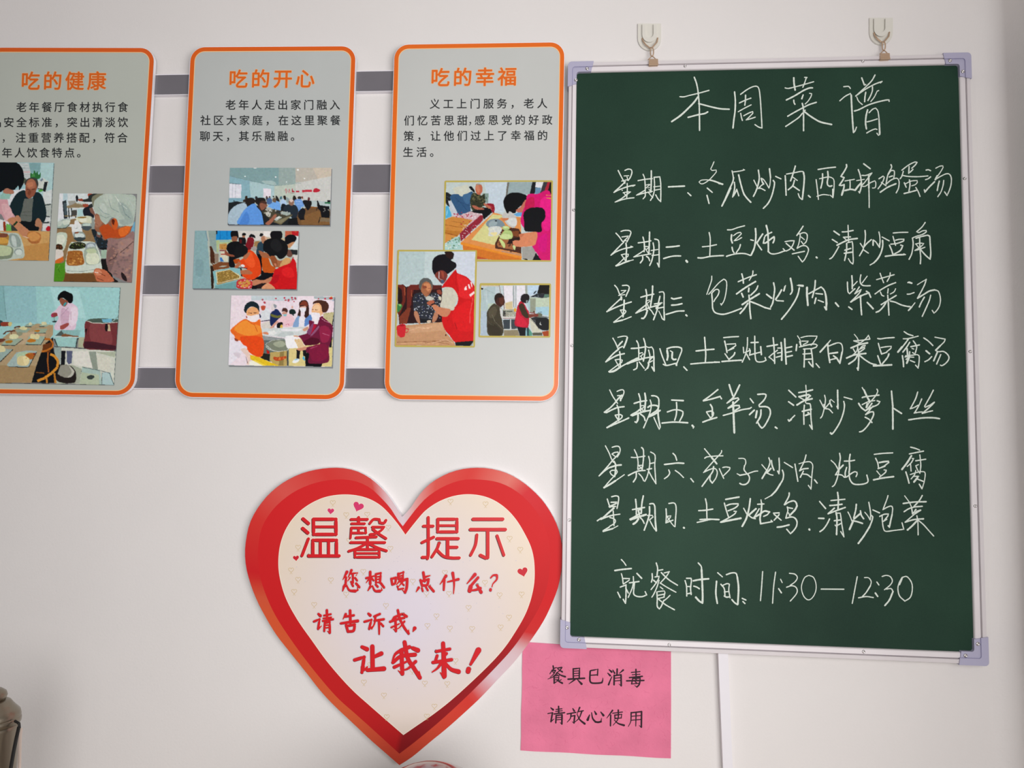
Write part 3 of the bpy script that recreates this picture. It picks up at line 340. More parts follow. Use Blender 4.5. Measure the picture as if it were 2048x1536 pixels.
# printed snapshots: name, crop origin, crop scale, four corners (TL,TR,BR,BL), shapes painted in order
# shape: "p COLOR pts" polygon, "s" smooth closed blob, "e COLOR cx,cy rx,ry" ellipse, "lW COLOR pts" line, "t COLOR box x0,y0 x1,y1 n" random dabs
PHOTOS = {}
PHOTOS['A'] = (0,310,6.985,[(-180,100),(760,110),(682,1478),(-180,1470)],"""
p 9bbfc4 -200,90 800,90 800,700 -200,700;p a9c6c6 560,110 760,110 720,560 560,560;p 7fa3a5 400,110 570,110 560,240 430,250;p b9c0bf 250,110 400,110 440,300 330,420 250,300;p c8b0b0 330,225 420,225 420,245 330,245;l6 8fa0a2 270,150 400,150;l6 8fa0a2 270,180 420,185;l5 a09a9a 300,270 420,270
p d3d6d8 150,500 360,470 360,560 130,700 130,980 60,980 60,600;p c9cfcd 600,520 740,480 730,950 600,950;p aab2ac 620,680 730,680 720,860 640,860
s 2f6b3a 425,330 430,250 460,270 480,215 500,255 525,225 540,280 570,240 560,320 500,340;s 4c8a4c 440,300 470,250 490,300;s 55604f 320,330 365,330 355,370 325,400
p c3c8c0 530,360 600,320 680,370 640,510 590,490 530,460;p 23282b 620,380 668,370 635,515 598,500;p 6f7d8a 560,350 590,325 605,345 575,372;s 58a048 540,490 590,470 600,500 550,515;l10 3a4444 520,470 600,480
s 1a2b30 130,735 190,600 260,520 350,495 400,600 450,605 500,520 570,545 610,620 645,780 640,880 600,945 540,900 430,930 280,930 200,860 150,800
p 14191c 270,920 430,925 520,890 540,1000 560,1060 200,1060 200,1000;p 3a3f3a 150,1060 160,960 260,940 260,1060
s 676c66 340,620 400,612 462,610 450,760 440,920 360,925 275,900 310,760;l5 525650 290,800 440,790;l5 50544e 285,840 440,850
s 8f5843 355,450 360,380 390,330 450,320 505,345 522,420 505,500 470,570 410,608 370,580 355,520;s a56d54 370,440 380,360 450,335 490,380 490,450 440,480;s 3f3f3c 350,420 345,380 380,335 440,318 510,330 535,400 520,460 505,400 480,350 430,335 380,360 362,410
l7 4f2c20 378,482 420,490;l7 4f2c20 445,480 485,478;s 7a4633 400,500 430,500 430,545 390,545;l6 5c3225 390,560 430,555;s b67a5c 380,395 450,380 460,430 400,450
s b07f60 215,860 260,845 290,900 285,935 240,920;s a97a5e 505,900 550,890 590,960 570,1060 540,1060 545,1010 490,990
p c9ccc8 600,960 700,960 690,1060 590,1060;s b2202c 640,1050 660,1000 695,1000 695,1055;l12 333a3a 620,700 710,690;l12 333a3a 640,855 700,865;l14 30383a 590,945 690,940
p d7d9dc -180,820 60,920 60,1060 -180,1060;p 8e3a20 45,930 75,930 80,1060 50,1060;p 6fae58 90,960 150,980 160,1060 85,1060
p c29a62 -180,1058 700,1062 690,1490 -180,1490;p b88a50 300,1280 690,1220 690,1490 250,1490
s c99aa0 -180,610 60,610 110,640 130,740 205,850 180,880 100,925 60,900 0,820 -180,800;s d2a9ac 20,700 120,700 180,850 90,910
p 90b8ac 0,575 50,520 160,545 130,615 0,620;s a87660 40,520 90,460 190,500 185,540 120,545
s b98261 100,915 200,865 260,930 340,1000 410,1060 390,1110 350,1150 290,1110 200,1000;l26 1f3a22 190,985 240,930
s 11161a -180,90 0,90 200,95 300,170 335,300 325,400 270,490 255,430 190,490 90,465 0,520 -180,540
s b07340 380,1120 400,1075 480,1065 560,1100 575,1150 540,1230 450,1240 390,1190;s c99155 385,1130 430,1080 500,1080 560,1140 520,1190 440,1200;l6 8a5530 390,1190 450,1225 540,1215;l8 e0c9b8 320,1135 400,1160
s b4bfb4 -180,1090 100,1085 230,1090 290,1150 340,1330 330,1430 240,1450 -180,1470;s 8f9d96 130,1110 220,1110 280,1180 290,1270 240,1290 170,1280 130,1200;s b7c2bc 160,1140 210,1140 235,1280 180,1260;e 8b9994 258,1350 60,48;e c6cfc8 262,1358 50,40
s a77f3e -180,1110 100,1100 110,1240 60,1260 -180,1260;s c79a4c -180,1150 60,1150 100,1230 -180,1240;s 7a4a38 0,1100 100,1100 100,1140 0,1150;s 7e8a74 -180,1260 150,1280 175,1400 100,1450 -180,1450;s b4c09c -180,1265 130,1280 150,1380 60,1410 -180,1400;l6 4a5555 -180,1475 685,1480;l8 4c5658 755,115 680,1480""")
PHOTOS['B'] = (100,375,7.678,[(145,90),(1335,98),(1258,1462),(58,1445)],"""
p c8d0d0 50,80 700,80 700,560 50,560;p aec3c8 200,90 270,90 260,420 215,420;p d3d6da 50,90 200,90 215,480 50,480;p a9c8c8 420,330 510,330 510,450 420,450
p 30383c 190,215 250,190 270,480 215,480;p 4a5a60 210,240 250,240 255,420 225,420;p 8d7a5c 220,430 400,430 400,445 220,445;p 8d7d60 250,290 400,230 560,290 530,305 270,315;p 9a9a92 280,210 390,200 400,235 300,280;l16 20262a 285,315 295,480;l14 20262a 330,315 335,450;l14 20262a 395,440 400,480;p 4a4a46 330,350 415,340 415,430 330,430
s 1c2024 395,140 415,120 432,145 430,200 405,215;s 9f4a38 585,95 640,90 660,130 630,150 590,140;s 2f3432 480,190 580,170 600,120 720,90 700,260 620,310 560,290 660,230 500,215;s 8d4434 430,180 500,175 500,210 440,205;s 9a4d38 500,255 580,255 580,300 520,300;l18 b9c2b8 410,240 540,245;s 20242c 520,320 640,300 680,420 640,500 520,430;p 7d5a4c 600,320 650,305 690,400 690,440 620,380
p 8b7251 100,620 320,490 620,440 660,640 720,960 800,1460 60,1460 100,900;p 6d4a2a 230,1330 750,1320 760,1460 200,1460;p 95734c 250,650 340,640 360,820 240,900
p 9fb0a6 110,530 200,490 320,490 290,600 240,620 110,625;s c6cfc2 200,510 300,500 290,560 210,570;s b9c4ba 120,530 190,520 180,580 120,590;l8 2d3535 110,628 240,622 300,570
s c9ccb2 400,490 420,450 620,440 645,500 630,550 480,540;s 8a6a30 420,460 500,448 560,455 500,475;s d8dac6 460,480 560,475 560,520 470,530
p d6dad8 280,600 320,560 370,570 380,510 420,500 480,580 500,680 340,690 330,610;p b9c0c0 340,680 495,680 490,740 350,740;l4 505a5a 370,620 400,630 430,620
s 8d9a98 480,570 540,545 640,560 640,610 590,660 520,640;s b9c8be 510,565 610,555 610,590 520,600;s 4a5458 485,600 640,600 590,660 520,650;s 8d9894 360,720 400,680 500,685 545,740 520,800 430,820 380,790;s c6d0cc 380,720 440,700 520,720 520,760 440,785 390,760;s 3a4446 370,770 540,770 500,820 420,825;s 8a4a2c 385,690 440,680 430,700 390,705
s b9c4b4 105,710 250,700 260,790 240,900 190,980 90,960;s cfd4c4 110,740 200,730 235,800 180,880 110,860;s 3a2a1c 95,880 150,870 190,900 190,950 90,950;t b4572c 100,870 190,940 8
s d0c8c0 80,960 190,970 205,1050 180,1100 80,1130;p c8672c 80,1120 200,1060 210,1120 120,1180 80,1190;s 4f8a24 60,1190 200,1160 240,1120 230,1330 190,1440 60,1440;l8 3a6a1a 110,1220 150,1300;l10 6aa83a 150,1190 110,1250
s c3cdc2 300,880 380,835 660,835 720,900 780,1060 800,1210 780,1280 600,1310 280,1315 235,1260 240,1120;l8 8a9690 260,1280 500,1290 720,1250;s 26281c 300,900 360,850 470,840 545,870 540,920 430,945 310,940;t 5f7a2c 320,850 530,930 14;t b9b48a 380,860 530,930 8
s 8a949a 550,880 600,845 670,850 700,900 690,950 560,960;s b9c3c4 570,890 640,860 690,910 600,950;s 9a6430 270,1010 300,975 480,975 505,1050 510,1180 270,1190;t c68f45 280,990 500,1180 22;t 8a4a22 280,990 500,1180 14;t d3a25c 280,1050 490,1180 8
s 9aa698 530,960 700,920 760,1080 760,1160 560,1180;s cdd3bc 555,1040 600,1000 700,1000 755,1070 740,1160 640,1185 560,1150;s b4c09e 560,960 680,940 710,1000 600,1010
s 242b30 640,640 760,680 880,800 900,940 760,940 690,800;t 3f5a70 680,680 880,920 24;p 8d948e 640,450 690,500 680,640 640,640;p 9ab09e 780,960 900,950 900,1090 790,1090;p 1c1a1a 780,1100 930,1090 960,1380 1060,1450 800,1450 800,1250;l20 1a1c1c 760,940 880,940
s 8f6048 690,420 760,420 860,560 960,480 1040,560 1060,610 1280,570 1240,690 1130,760 1050,790 900,780 850,810 800,780 800,740 740,700 690,640 690,560;s b04c22 760,620 880,560 1000,640 1200,600 1230,660 1130,770 950,770 850,790 800,720;s cf6a2c 1060,640 1240,590 1180,720 1080,750;s bf5a28 950,500 1000,470 1040,540 1030,620 980,650 950,580;s 5a2414 950,490 990,500 985,570 960,560;s a07058 700,440 760,440 800,540 760,600 700,600;l6 7a4a34 695,555 740,575;s 6f5048 720,700 780,730 770,770 720,750;s 93a09c 725,680 770,700 770,730 730,720
s a9b5aa 660,220 720,130 820,100 960,92 1140,100 1300,130 1320,300 1290,500 1260,590 1160,590 1060,590 1030,500 950,460 880,550 850,565 780,500 750,420 700,390 660,300;s 7a7a64 640,170 700,110 820,95 740,150 680,210 670,290;s b3bdb2 820,120 950,110 940,300 850,230;s 98a69f 1050,220 1200,300 1280,520 1120,580 1060,500 1150,480 1080,380;s b4beb5 760,250 840,260 880,380 800,400;l10 7d8f8c 900,180 940,320 1060,380;l10 889a96 740,300 820,390 920,420;l8 d0d6ce 1000,130 1080,250 1180,330;l10 748886 1100,250 1150,400 1240,480;l8 b4c0ba 1180,150 1270,280 1280,400;l8 84968f 760,420 860,470 940,440;s 6ea0b8 1240,690 1280,560 1310,530 1290,690
s 8c706c 900,790 1000,790 1080,800 1180,740 1290,690 1290,1100 1260,1455 1180,1450 960,1340 870,1180 870,1000;s 9a7d76 1050,850 1250,780 1270,1000 1100,1050;s 7b605c 880,1000 980,900 1000,1100 920,1300 880,1200;t a37f70 900,850 1260,1400 30;t 74605f 900,850 1260,1400 30;l8 3a2c2c 1280,830 1180,920 1080,1000;l8 3f3030 900,1130 1000,1080 1040,1000;s 2a2022 1090,1310 1130,1320 1180,1400 1170,1440 1110,1400
s b5694a 670,1290 720,1240 850,1270 920,1340 980,1440 740,1445 690,1360;s c98464 690,1270 760,1260 800,1330 720,1350;l8 5f2e1e 760,1310 850,1360;l8 6a3524 720,1390 820,1430;l8 e0dcd4 680,1300 740,1310;l8 2b2622 60,1445 1258,1462;l6 555a5a 1335,98 1258,1460""")
PHOTOS['C'] = (0,560,6.981,[(-200,75),(1682,105),(1592,1470),(-200,1440)],"""
p 98c3c2 -200,60 1700,60 1700,820 -200,820;p 8fb8bc -200,60 500,60 520,600 -200,600;p 84aeb0 -200,60 60,60 80,560 -200,600;p a5cccb 700,100 1100,120 1200,540 800,500;l8 6f9496 40,90 90,560
p a89474 -200,1000 200,680 520,610 740,630 740,760 640,900 440,1435 -200,1440;p 9c8460 -200,1200 300,1180 500,1200 440,1435 -200,1440;p b5a184 200,760 640,700 600,900 200,900
l20 5f3a2a 200,670 230,655 285,650;l18 5a3527 45,760 90,720 215,710;l12 6a4a3a 155,720 160,780
p 8fa394 345,640 400,600 500,620 430,655;s c9ccaa 400,610 430,590 450,620 410,635;p 9aab96 550,645 580,610 700,620 640,655;s ccc9a2 580,590 640,585 650,620 590,625;p 8fa090 210,700 300,670 435,680 370,735 240,735;s cfcb9c 270,680 300,650 360,650 380,680 340,700;s 8a8d76 235,740 270,725 310,740 300,775 250,775
p 94a590 480,735 500,680 660,680 635,740;s b0722c 480,710 530,695 560,710 520,730;l8 2c3a3c 480,740 640,742;l8 2c3a3c 350,655 440,655;l8 2c3a3c 550,650 650,652
p 96a896 20,905 90,830 320,810 210,910;s cfcda4 130,800 150,760 240,760 255,800 220,820 150,820;s a6762c 70,860 130,840 180,850 150,880 90,880;p 97aa98 355,895 400,790 635,785 570,900;s cfc99a 420,790 440,755 490,765 480,820 430,815;s cfc79a 485,800 510,755 550,775 540,825 500,825;s b5752a 380,850 420,820 500,835 480,865 400,870;l9 2a3638 20,912 210,914 320,830;l9 2a3638 355,900 570,905 635,800
p 93a7a0 -200,1000 60,960 180,965 10,1145 -200,1145;s cfc79a -100,930 30,915 75,960 60,1000 -50,1000;p 9db0ac 90,1190 230,1010 370,985 520,990 400,1210 140,1215;s a8bda0 240,1030 360,1000 380,1050 240,1080;s ccbf90 235,1110 270,1065 350,1060 410,1100 400,1170 340,1200 250,1180;s dccfa0 320,1075 390,1080 400,1150 350,1190;s a6602a 350,1050 400,1020 490,1020 480,1080 430,1110 390,1080;t c68a35 360,1020 490,1110 10;s 8a3524 460,1020 490,1020 480,1050;l9 2a3638 120,1212 400,1218 510,1010;l8 202020 0,1145 180,970
s 2f4a4c -200,540 0,560 40,590 30,640 -200,660;s 8a3f30 20,590 120,590 120,640 20,640;s c3b57c 115,600 150,588 172,605 150,645 120,640;s 6a4030 -40,830 60,820 60,850 -40,880
s d2bccb 840,350 960,310 1060,360 1090,420 1070,560 1040,690 880,695 780,700 760,640 820,520 720,470 780,420;s c4a6b8 860,400 980,460 960,600 860,640;s dccbd6 1000,380 1080,400 1080,560 1020,640 960,600;l8 a98fa4 850,500 960,380;l6 b59cae 990,440 990,560;s 0f1013 815,290 805,240 840,180 900,150 960,175 1010,200 1020,280 990,325 950,310 900,260 850,250;s 8a5340 830,285 850,250 920,280 950,300 910,370 860,350;p 3f9aa2 880,355 910,310 935,318 900,365;s 8a4040 720,470 790,460 800,500 740,520;s a8305a 710,490 745,480 730,525;l8 3a4040 755,520 758,570;s 222a2c 725,580 790,570 770,595;s 9a4c48 845,640 900,615 950,600 960,630 880,690 840,680
p 8fb3b0 770,780 850,700 1110,700 1060,940 780,920;p 4f5c58 770,780 860,700 890,705 880,780;s 7d5236 860,770 920,750 1060,770 1090,795 880,795;p 96bdb9 780,800 1060,800 1045,935 790,925;l12 b9c9c4 760,790 1090,800;s 88b0ae 880,700 1100,700 1120,720 1080,780 900,745;l14 2c3634 1060,940 1080,820 1170,810;l12 2c3634 760,820 800,925
p a5a88e 1100,800 1200,800 1180,950 1090,940;p c3c6ba 770,930 1620,990 1590,1470 770,1440;p d0cfc6 1020,1000 1250,990 1300,1220 1030,1190;p 8b9488 1240,1000 1340,1000 1390,1470 1330,1330 1290,1220;p a4ac98 1340,1010 1620,1000 1600,1080;p c5c5b8 1350,1040 1550,1090 1530,1290 1370,1230
p 1a1c20 855,985 915,990 905,1180 850,1190;p 5a6078 930,990 1012,990 1000,1160 960,1180 935,1140;p 93a29c 760,930 860,940 840,1180 770,1180;l8 30393a 760,930 1620,990
p 9fb4ac 1150,1215 1400,1260 1420,1470 1110,1460;p a9b49c 1140,1290 1380,1320 1390,1470 1110,1470;s 3a4240 1215,1350 1270,1325 1320,1350 1280,1385 1230,1380;p a5bcbc 1420,1290 1540,1290 1590,1470 1420,1470;l7 4a5a5a 1150,1215 1420,1270 1530,1300 1590,1460;l7 4a5a5a 1140,1250 1100,1450;l7 4a5a5a 1425,1290 1420,1460
p 9fa594 840,1180 1020,1190 1140,1240 1110,1450 780,1450;s 26201e 790,1300 820,1190 960,1190 1040,1250 1065,1340 1040,1430 900,1440 790,1400;s 8d8c80 830,1200 960,1190 1030,1270 1000,1350 900,1360 800,1300;s b3b2a6 960,1200 1035,1270 1010,1340 940,1360 1000,1290
p 16171a 440,1435 500,1220 560,1050 640,880 740,800 750,1000 840,1200 760,1440;p 6a3a1c 600,900 720,870 700,1010 590,1010
l26 b06a28 620,820 700,830 740,880 730,940 660,980 580,1000;l22 9a5a28 670,1010 665,1150 680,1290;l36 c98a34 700,1035 760,1060 810,1130 800,1220 720,1300 620,1370 520,1410;l28 b0762c 760,1300 775,1440;l26 b87a2e 650,1370 655,1440;l16 7a4a20 500,1290 620,1300
s 6f3538 1200,575 1400,600 1650,590 1640,780 1620,970 1400,975 1175,950 1185,780;s 7f4244 1260,620 1500,620 1560,900 1300,900;p 43202a 1175,860 1300,860 1620,920 1620,975 1175,955;s 4c5c52 1215,580 1260,545 1400,535 1650,550 1640,585 1420,600;p 6fa9be 1420,545 1560,540 1560,590 1440,595;l9 c9c9bc 1210,570 1300,600 1450,605 1640,590;l14 8aa6a4 1650,510 1560,590;p 29181c 1185,690 1220,670 1200,770;s 20181c 1470,620 1500,620 1500,710 1470,700;p bcae8c 1510,620 1530,620 1545,715 1505,715
l9 343c3c -200,1440 1592,1470;l9 4a5a5c 1680,105 1592,1470;l7 6f9494 -200,75 1680,105""")
PHOTOS['D'] = (445,325,8.904,[(133,95),(1940,95),(1912,1122),(92,1110)],"""
p a9b8b8 90,80 1950,80 1950,1130 90,1130;p 7f9c9e 120,80 1000,80 1000,420 700,380 400,300 120,240;p 93a3a0 1000,80 1300,90 1400,350 1000,420;p b3aea4 1300,80 1700,80 1700,300 1300,360;p bfb5a6 1600,80 1950,80 1950,260 1700,300;p 86aab4 120,240 480,320 720,380 720,640 120,650;p a5bfc2 480,330 920,410 920,620 500,620;p b3bdb2 920,410 1300,370 1300,640 920,640;p bfc0bc 1300,370 1950,240 1930,700 1300,660;s 9fb4b2 700,330 900,330 960,400 800,390;l6 6f8a8c 120,240 600,350 920,415 1400,370
p d3d3dc 120,370 340,390 330,635 120,630;l6 a5adb4 178,380 175,630;l6 a5adb4 235,380 230,630;p dad2da 725,460 860,470 860,620 725,620;l7 5a6a6e 120,368 345,390;e e6ecec 580,98 26,12;e e6ecec 402,247 16,12;e e6ecec 948,258 14,10;e e6ecec 1343,131 18,14;e e6ecec 1140,346 10,10;e e6ecec 1458,286 14,10
l9 b56a72 1115,500 1130,465 1135,550;l7 b56a72 1135,470 1180,540 1190,470 1205,550;p a02a3c 1235,470 1250,465 1255,500 1290,515 1285,530 1235,530;p b03040 1305,505 1370,500 1370,530 1305,530;p b53a48 1420,490 1595,485 1595,525 1420,528;s b02a3a 1615,525 1630,470 1680,460 1740,495 1700,525;l6 604040 1218,545 1265,545;l5 b09a9a 1420,540 1490,540
p 6f5236 1330,860 1560,780 1920,830 1910,1120 1320,1120;p 7d5c3a 1400,960 1700,860 1900,960 1900,1110 1400,1110;p 8a5a30 1580,785 1690,795 1690,815 1580,805
p 22262a 100,700 250,690 420,720 1000,860 1400,1130 90,1130;p 7fa4b4 110,640 400,650 400,700 240,690 110,720;l14 20262a 205,670 205,800;l14 262a2e 180,730 110,740
s 33291f 400,620 420,590 445,600 440,650 405,650;s 3a3028 380,660 460,650 460,700 370,700;s 2a2a2e 580,640 590,605 620,610 625,650 600,680;s 4a3c3c 770,620 790,595 810,640 790,690;s 4a3a34 820,610 850,600 850,630;s 4a6690 790,660 850,630 885,680 870,740 800,740;s 38302c 890,600 920,600 920,625;s 2a2826 945,600 970,600 1010,660 1010,700 960,680;s 49707f 1020,620 1050,600 1060,640 1020,660;s 2c2420 1080,610 1110,590 1140,640 1110,670;s 8a9a9c 1130,620 1190,650 1180,710 1140,700;s 2c2622 1250,660 1260,600 1295,600 1320,660 1270,680;s 35302e 1340,640 1350,605 1400,610 1400,650;s 7a4a3c 1400,610 1430,605 1430,650;s 5c2c2c 1520,650 1530,620 1555,630 1550,680 1520,690
s a9c0dc 1030,690 1080,650 1130,700 1140,770 1080,790 1040,750;s 6f97cc 1280,690 1330,655 1400,660 1450,740 1440,790 1400,800 1390,870 1330,860;l8 9fbce0 1300,690 1400,700;l8 9fbce0 1310,740 1420,740;p 1e2024 1360,860 1430,800 1480,850 1450,1000 1390,1030 1340,960;s 1a1a1c 1390,990 1470,1010 1400,1025;s 1e1e20 1430,680 1580,690 1570,790 1520,850 1480,800
s 6fa2dc 810,780 880,720 960,680 1030,740 1025,860 960,850 840,800;s 6a5848 890,660 920,630 950,650 950,710 900,700;s 1c2028 1060,740 1040,850 1120,850 1130,760
s 27303a 1080,860 1100,780 1200,740 1310,770 1350,860 1320,980 1260,1010 1200,950 1100,900;s 8d6a5a 1180,700 1195,660 1250,660 1275,710 1240,770 1190,750;s c9b8b0 1190,670 1230,650 1265,680 1220,710;p 1a1c1e 1200,1000 1330,980 1350,1110 1150,1110
p 4a4638 700,880 800,820 1080,860 1255,930 1040,1110 900,1060;p 6a6048 900,1060 1250,930 1040,1110;p 7f7a60 930,1050 1240,940 1040,1090;s a8a8a0 760,840 820,800 900,840 840,870;s b9b9b0 770,890 850,880 850,960 790,950;p 9aa6a0 1010,900 1060,870 1210,890 1210,930 1140,950;p 35383a 940,870 1020,860 1040,920 960,900;p aab4ac 900,1010 1010,950 1060,980 960,1040;p d5d8d4 960,990 1010,955 1025,970 970,1005;t 33342c 720,810 1000,960 24;t c0c0b8 740,820 960,940 12;t c9c9c2 1040,870 1200,930 8
s a3b7c4 110,1100 100,930 200,790 360,720 430,760 420,900 280,1100;s 2a2422 400,690 440,640 520,625 580,670 560,740 480,765 430,740
s 5f93d4 280,1100 320,950 420,810 560,730 620,800 690,890 730,1080 700,1105;s 4f82c8 300,1100 420,880 480,1000 440,1105;s 4a342c 580,700 600,660 660,640 740,660 790,720 770,800 700,860 640,800 620,740;s 26211f 575,700 600,650 670,625 750,640 770,680 700,680 660,720 640,760;s 8a5a48 660,740 700,720 760,740 800,770 740,830 700,850 670,800;s 9a6450 760,1090 860,1000 930,920 965,940 940,990 850,1100
p 17181c 1680,680 1700,680 1730,760 1900,780 1910,990 1760,980 1740,860 1690,810;l10 17181c 1690,810 1670,860;l12 17181c 1740,970 1710,1080;p 7a6a54 1760,980 1900,1000 1900,1060 1730,1050;p 2d6a48 1820,705 1920,705 1920,735 1820,730;p 191b20 1865,670 1920,670 1920,705 1870,705;t 9a9a94 1750,800 1900,880 6;l9 1c2226 92,1110 1912,1120""")
PHOTOS['E'] = (375,450,8.715,[(130,98),(1940,105),(1902,1125),(88,1110)],"""
p a9b2a8 80,80 1960,80 1960,1130 80,1130;p 86a5a8 80,80 330,80 420,1130 80,1130;s 7d9ca0 150,600 280,640 260,880 150,860;l8 5a7a94 315,100 350,280;p 8a9c98 360,90 500,90 520,480 400,400
p 1f86c4 500,90 880,95 880,250 500,260;l10 1668a8 570,100 570,250;l12 1668a8 690,100 690,250;p 20242c 495,95 520,95 520,160 495,160;p a9b88a 500,270 780,260 780,320 540,330 540,480 510,470;p 8fb0a8 560,270 760,270 740,300 560,300;p b88a4c 560,330 690,320 690,440 560,420;t 8a5a30 560,350 690,420 12;l12 8a3a34 560,445 650,445;p c9c6b0 580,460 700,460 700,640 560,640;l14 a4443c 580,510 700,510;p 3d74b4 565,560 600,570 635,640 570,640
p c9c6c0 880,100 1450,100 1450,300 1300,260 1200,270 880,270;p dad6d2 1320,110 1480,110 1450,200 1330,200;p 9a7a50 1170,290 1260,280 1220,400 1150,400;p b9a98c 1380,220 1700,230 1700,300 1400,290;p b56048 1700,100 1830,100 1830,160 1700,290;p b0242c 1815,105 1940,105 1935,190 1830,185;t d3a030 1870,105 1930,135 5;p c3ccce 1820,190 1935,190 1920,430 1790,420
p 4a2c1c 390,370 420,370 470,500 480,680 400,640;p 8a7a6a 465,500 540,500 540,660 480,660;l14 5a3a28 400,640 460,700 560,650 720,660;p 7a4a2c 430,700 560,650 720,650 730,750 450,790;p a8aaa0 540,730 600,710 700,710 640,730;p 30241c 400,700 440,720 470,830 450,1110 415,1110
s 15161a 755,160 770,105 870,105 888,170 880,230 765,210;s 8a5a44 770,210 860,200 875,240 850,290 820,320 785,290;s 131418 700,340 780,290 900,290 960,330 1000,380 1000,480 830,600 830,740 730,720 715,500 680,420;s 8a4f3a 660,430 720,500 800,520 820,550 760,550 660,520
s 18181c 890,250 900,215 1000,220 1020,280 1010,340 960,340 900,290;s 5c1c1e 910,260 950,260 940,320 910,310;s 16171a 950,160 980,135 1015,150 1010,180 960,190;s a07058 955,190 1000,180 1000,215 960,215
s 7a1c26 1030,300 1050,230 1100,210 1155,240 1155,320 1130,400 1060,440 1010,360;s 16161a 1080,180 1110,160 1170,180 1180,230 1130,210 1080,210;s 9c9490 1110,400 1190,370 1200,440 1150,450
s 2c4250 1210,400 1230,320 1290,290 1340,340 1330,480 1300,520 1290,580 1230,560 1200,480;s a8785c 1285,260 1290,210 1340,190 1370,240 1350,300 1310,320;s 1c1c20 1255,180 1280,140 1320,160 1310,190 1270,200;s c9a48c 1340,200 1380,210 1390,260 1370,270
s 16161a 1445,190 1450,130 1500,100 1620,105 1655,160 1640,230 1600,250 1480,240;s 14151a 1700,300 1700,220 1760,175 1850,175 1900,220 1870,290 1780,320 1730,340;s b98a66 1740,350 1800,310 1870,290 1840,340 1780,400 1740,380;s 6a4a40 1730,430 1800,440 1840,500 1800,560 1730,530;p 2a2c30 1790,430 1920,440 1915,520 1830,510;s a0303a 1840,560 1910,570 1900,620 1840,600;p c9c4c0 1840,530 1920,520 1900,700 1860,640
p 121216 730,740 940,740 960,900 900,880 850,800;p 141418 1100,960 1280,880 1290,790 1500,840 1480,900 1420,1000 1290,1110 1120,1110;p 0f1014 1200,500 1290,520 1300,800 1280,860 1260,640
s d2481c 880,620 960,590 1050,440 1140,460 1230,570 1270,680 1280,840 1200,920 1100,960 980,910 950,860 1040,780 930,720 920,660;s b8541c 1300,480 1400,560 1460,700 1530,740 1500,830 1400,830 1310,790;s a84a1a 800,610 900,590 890,640 840,680;s e0582a 1000,500 1100,470 1150,560 1180,700 1100,740 1000,640;s dadade 930,700 970,690 1000,720 960,735;l12 20204a 940,740 1040,760
s 17181b 820,500 830,400 880,350 980,350 1050,410 1040,490 980,540 900,570 830,580;s a5694c 970,560 1000,520 1080,470 1090,500 1040,580 1000,600;s a8694a 820,730 860,680 900,640 930,680 860,760;s b8b4b0 720,780 800,740 840,760 800,830 720,830;s a8694a 800,810 860,780 940,790 1050,780 1130,830 1100,860 960,860 880,880 820,860;l8 d5d0c8 870,790 890,850
s 16171a 1325,440 1330,300 1420,240 1530,225 1660,260 1740,350 1745,480 1680,570 1600,590 1540,530 1440,560 1390,490;s 212224 1480,260 1580,260 1650,400 1560,470 1450,380;s 9c6242 1240,450 1320,470 1400,500 1450,560 1530,570 1600,620 1790,600 1790,680 1700,720 1580,740 1540,690 1500,680 1420,580 1300,560;s c39a66 1680,590 1780,580 1790,650 1700,730 1600,740;s 8a4f30 1440,560 1520,540 1560,640 1560,730 1500,720;s bf7a5c 1510,670 1550,680 1540,730
s bf1a20 1560,760 1640,720 1790,660 1830,580 1890,650 1900,760 1900,1120 1550,1120 1410,1030 1480,900 1520,780;s ac1620 1500,900 1600,860 1560,1000 1450,1020;s d02428 1640,780 1800,740 1860,900 1700,900;s c9906c 1290,1110 1400,1010 1520,1110;s b47a5c 1110,980 1200,950 1330,960 1470,900 1430,1000 1300,1020 1150,1060 1120,1010;p 2a1c1c 1210,1040 1310,1010 1290,1110 1210,1110
p 7fb0b4 440,810 760,740 920,760 930,930 1120,960 1100,1110 480,1110;p 6d9a9c 480,1060 860,980 850,1110 480,1110;p a58c60 500,1010 930,900 925,940 520,1045;p c9c4a8 490,820 730,770 920,880 925,930 520,1020;p 8a7038 510,830 740,780 900,890 900,920 530,1010
t c3a35c 510,800 740,1000 60;t d0b06a 620,800 900,960 50;s b8383c 850,1040 870,970 960,935 1080,950 1130,1010 1110,1100 1000,1112 870,1100;t e0c0c0 860,950 1120,1100 16;e c39048 915,1010 32,30;e b8864a 985,1010 36,26;e c9944c 1040,980 30,26;e c48c44 1070,1015 28,28;e c8944a 965,1060 32,26;e c8904a 1030,1058 30,28;l9 1c2226 88,1110 1902,1125""")
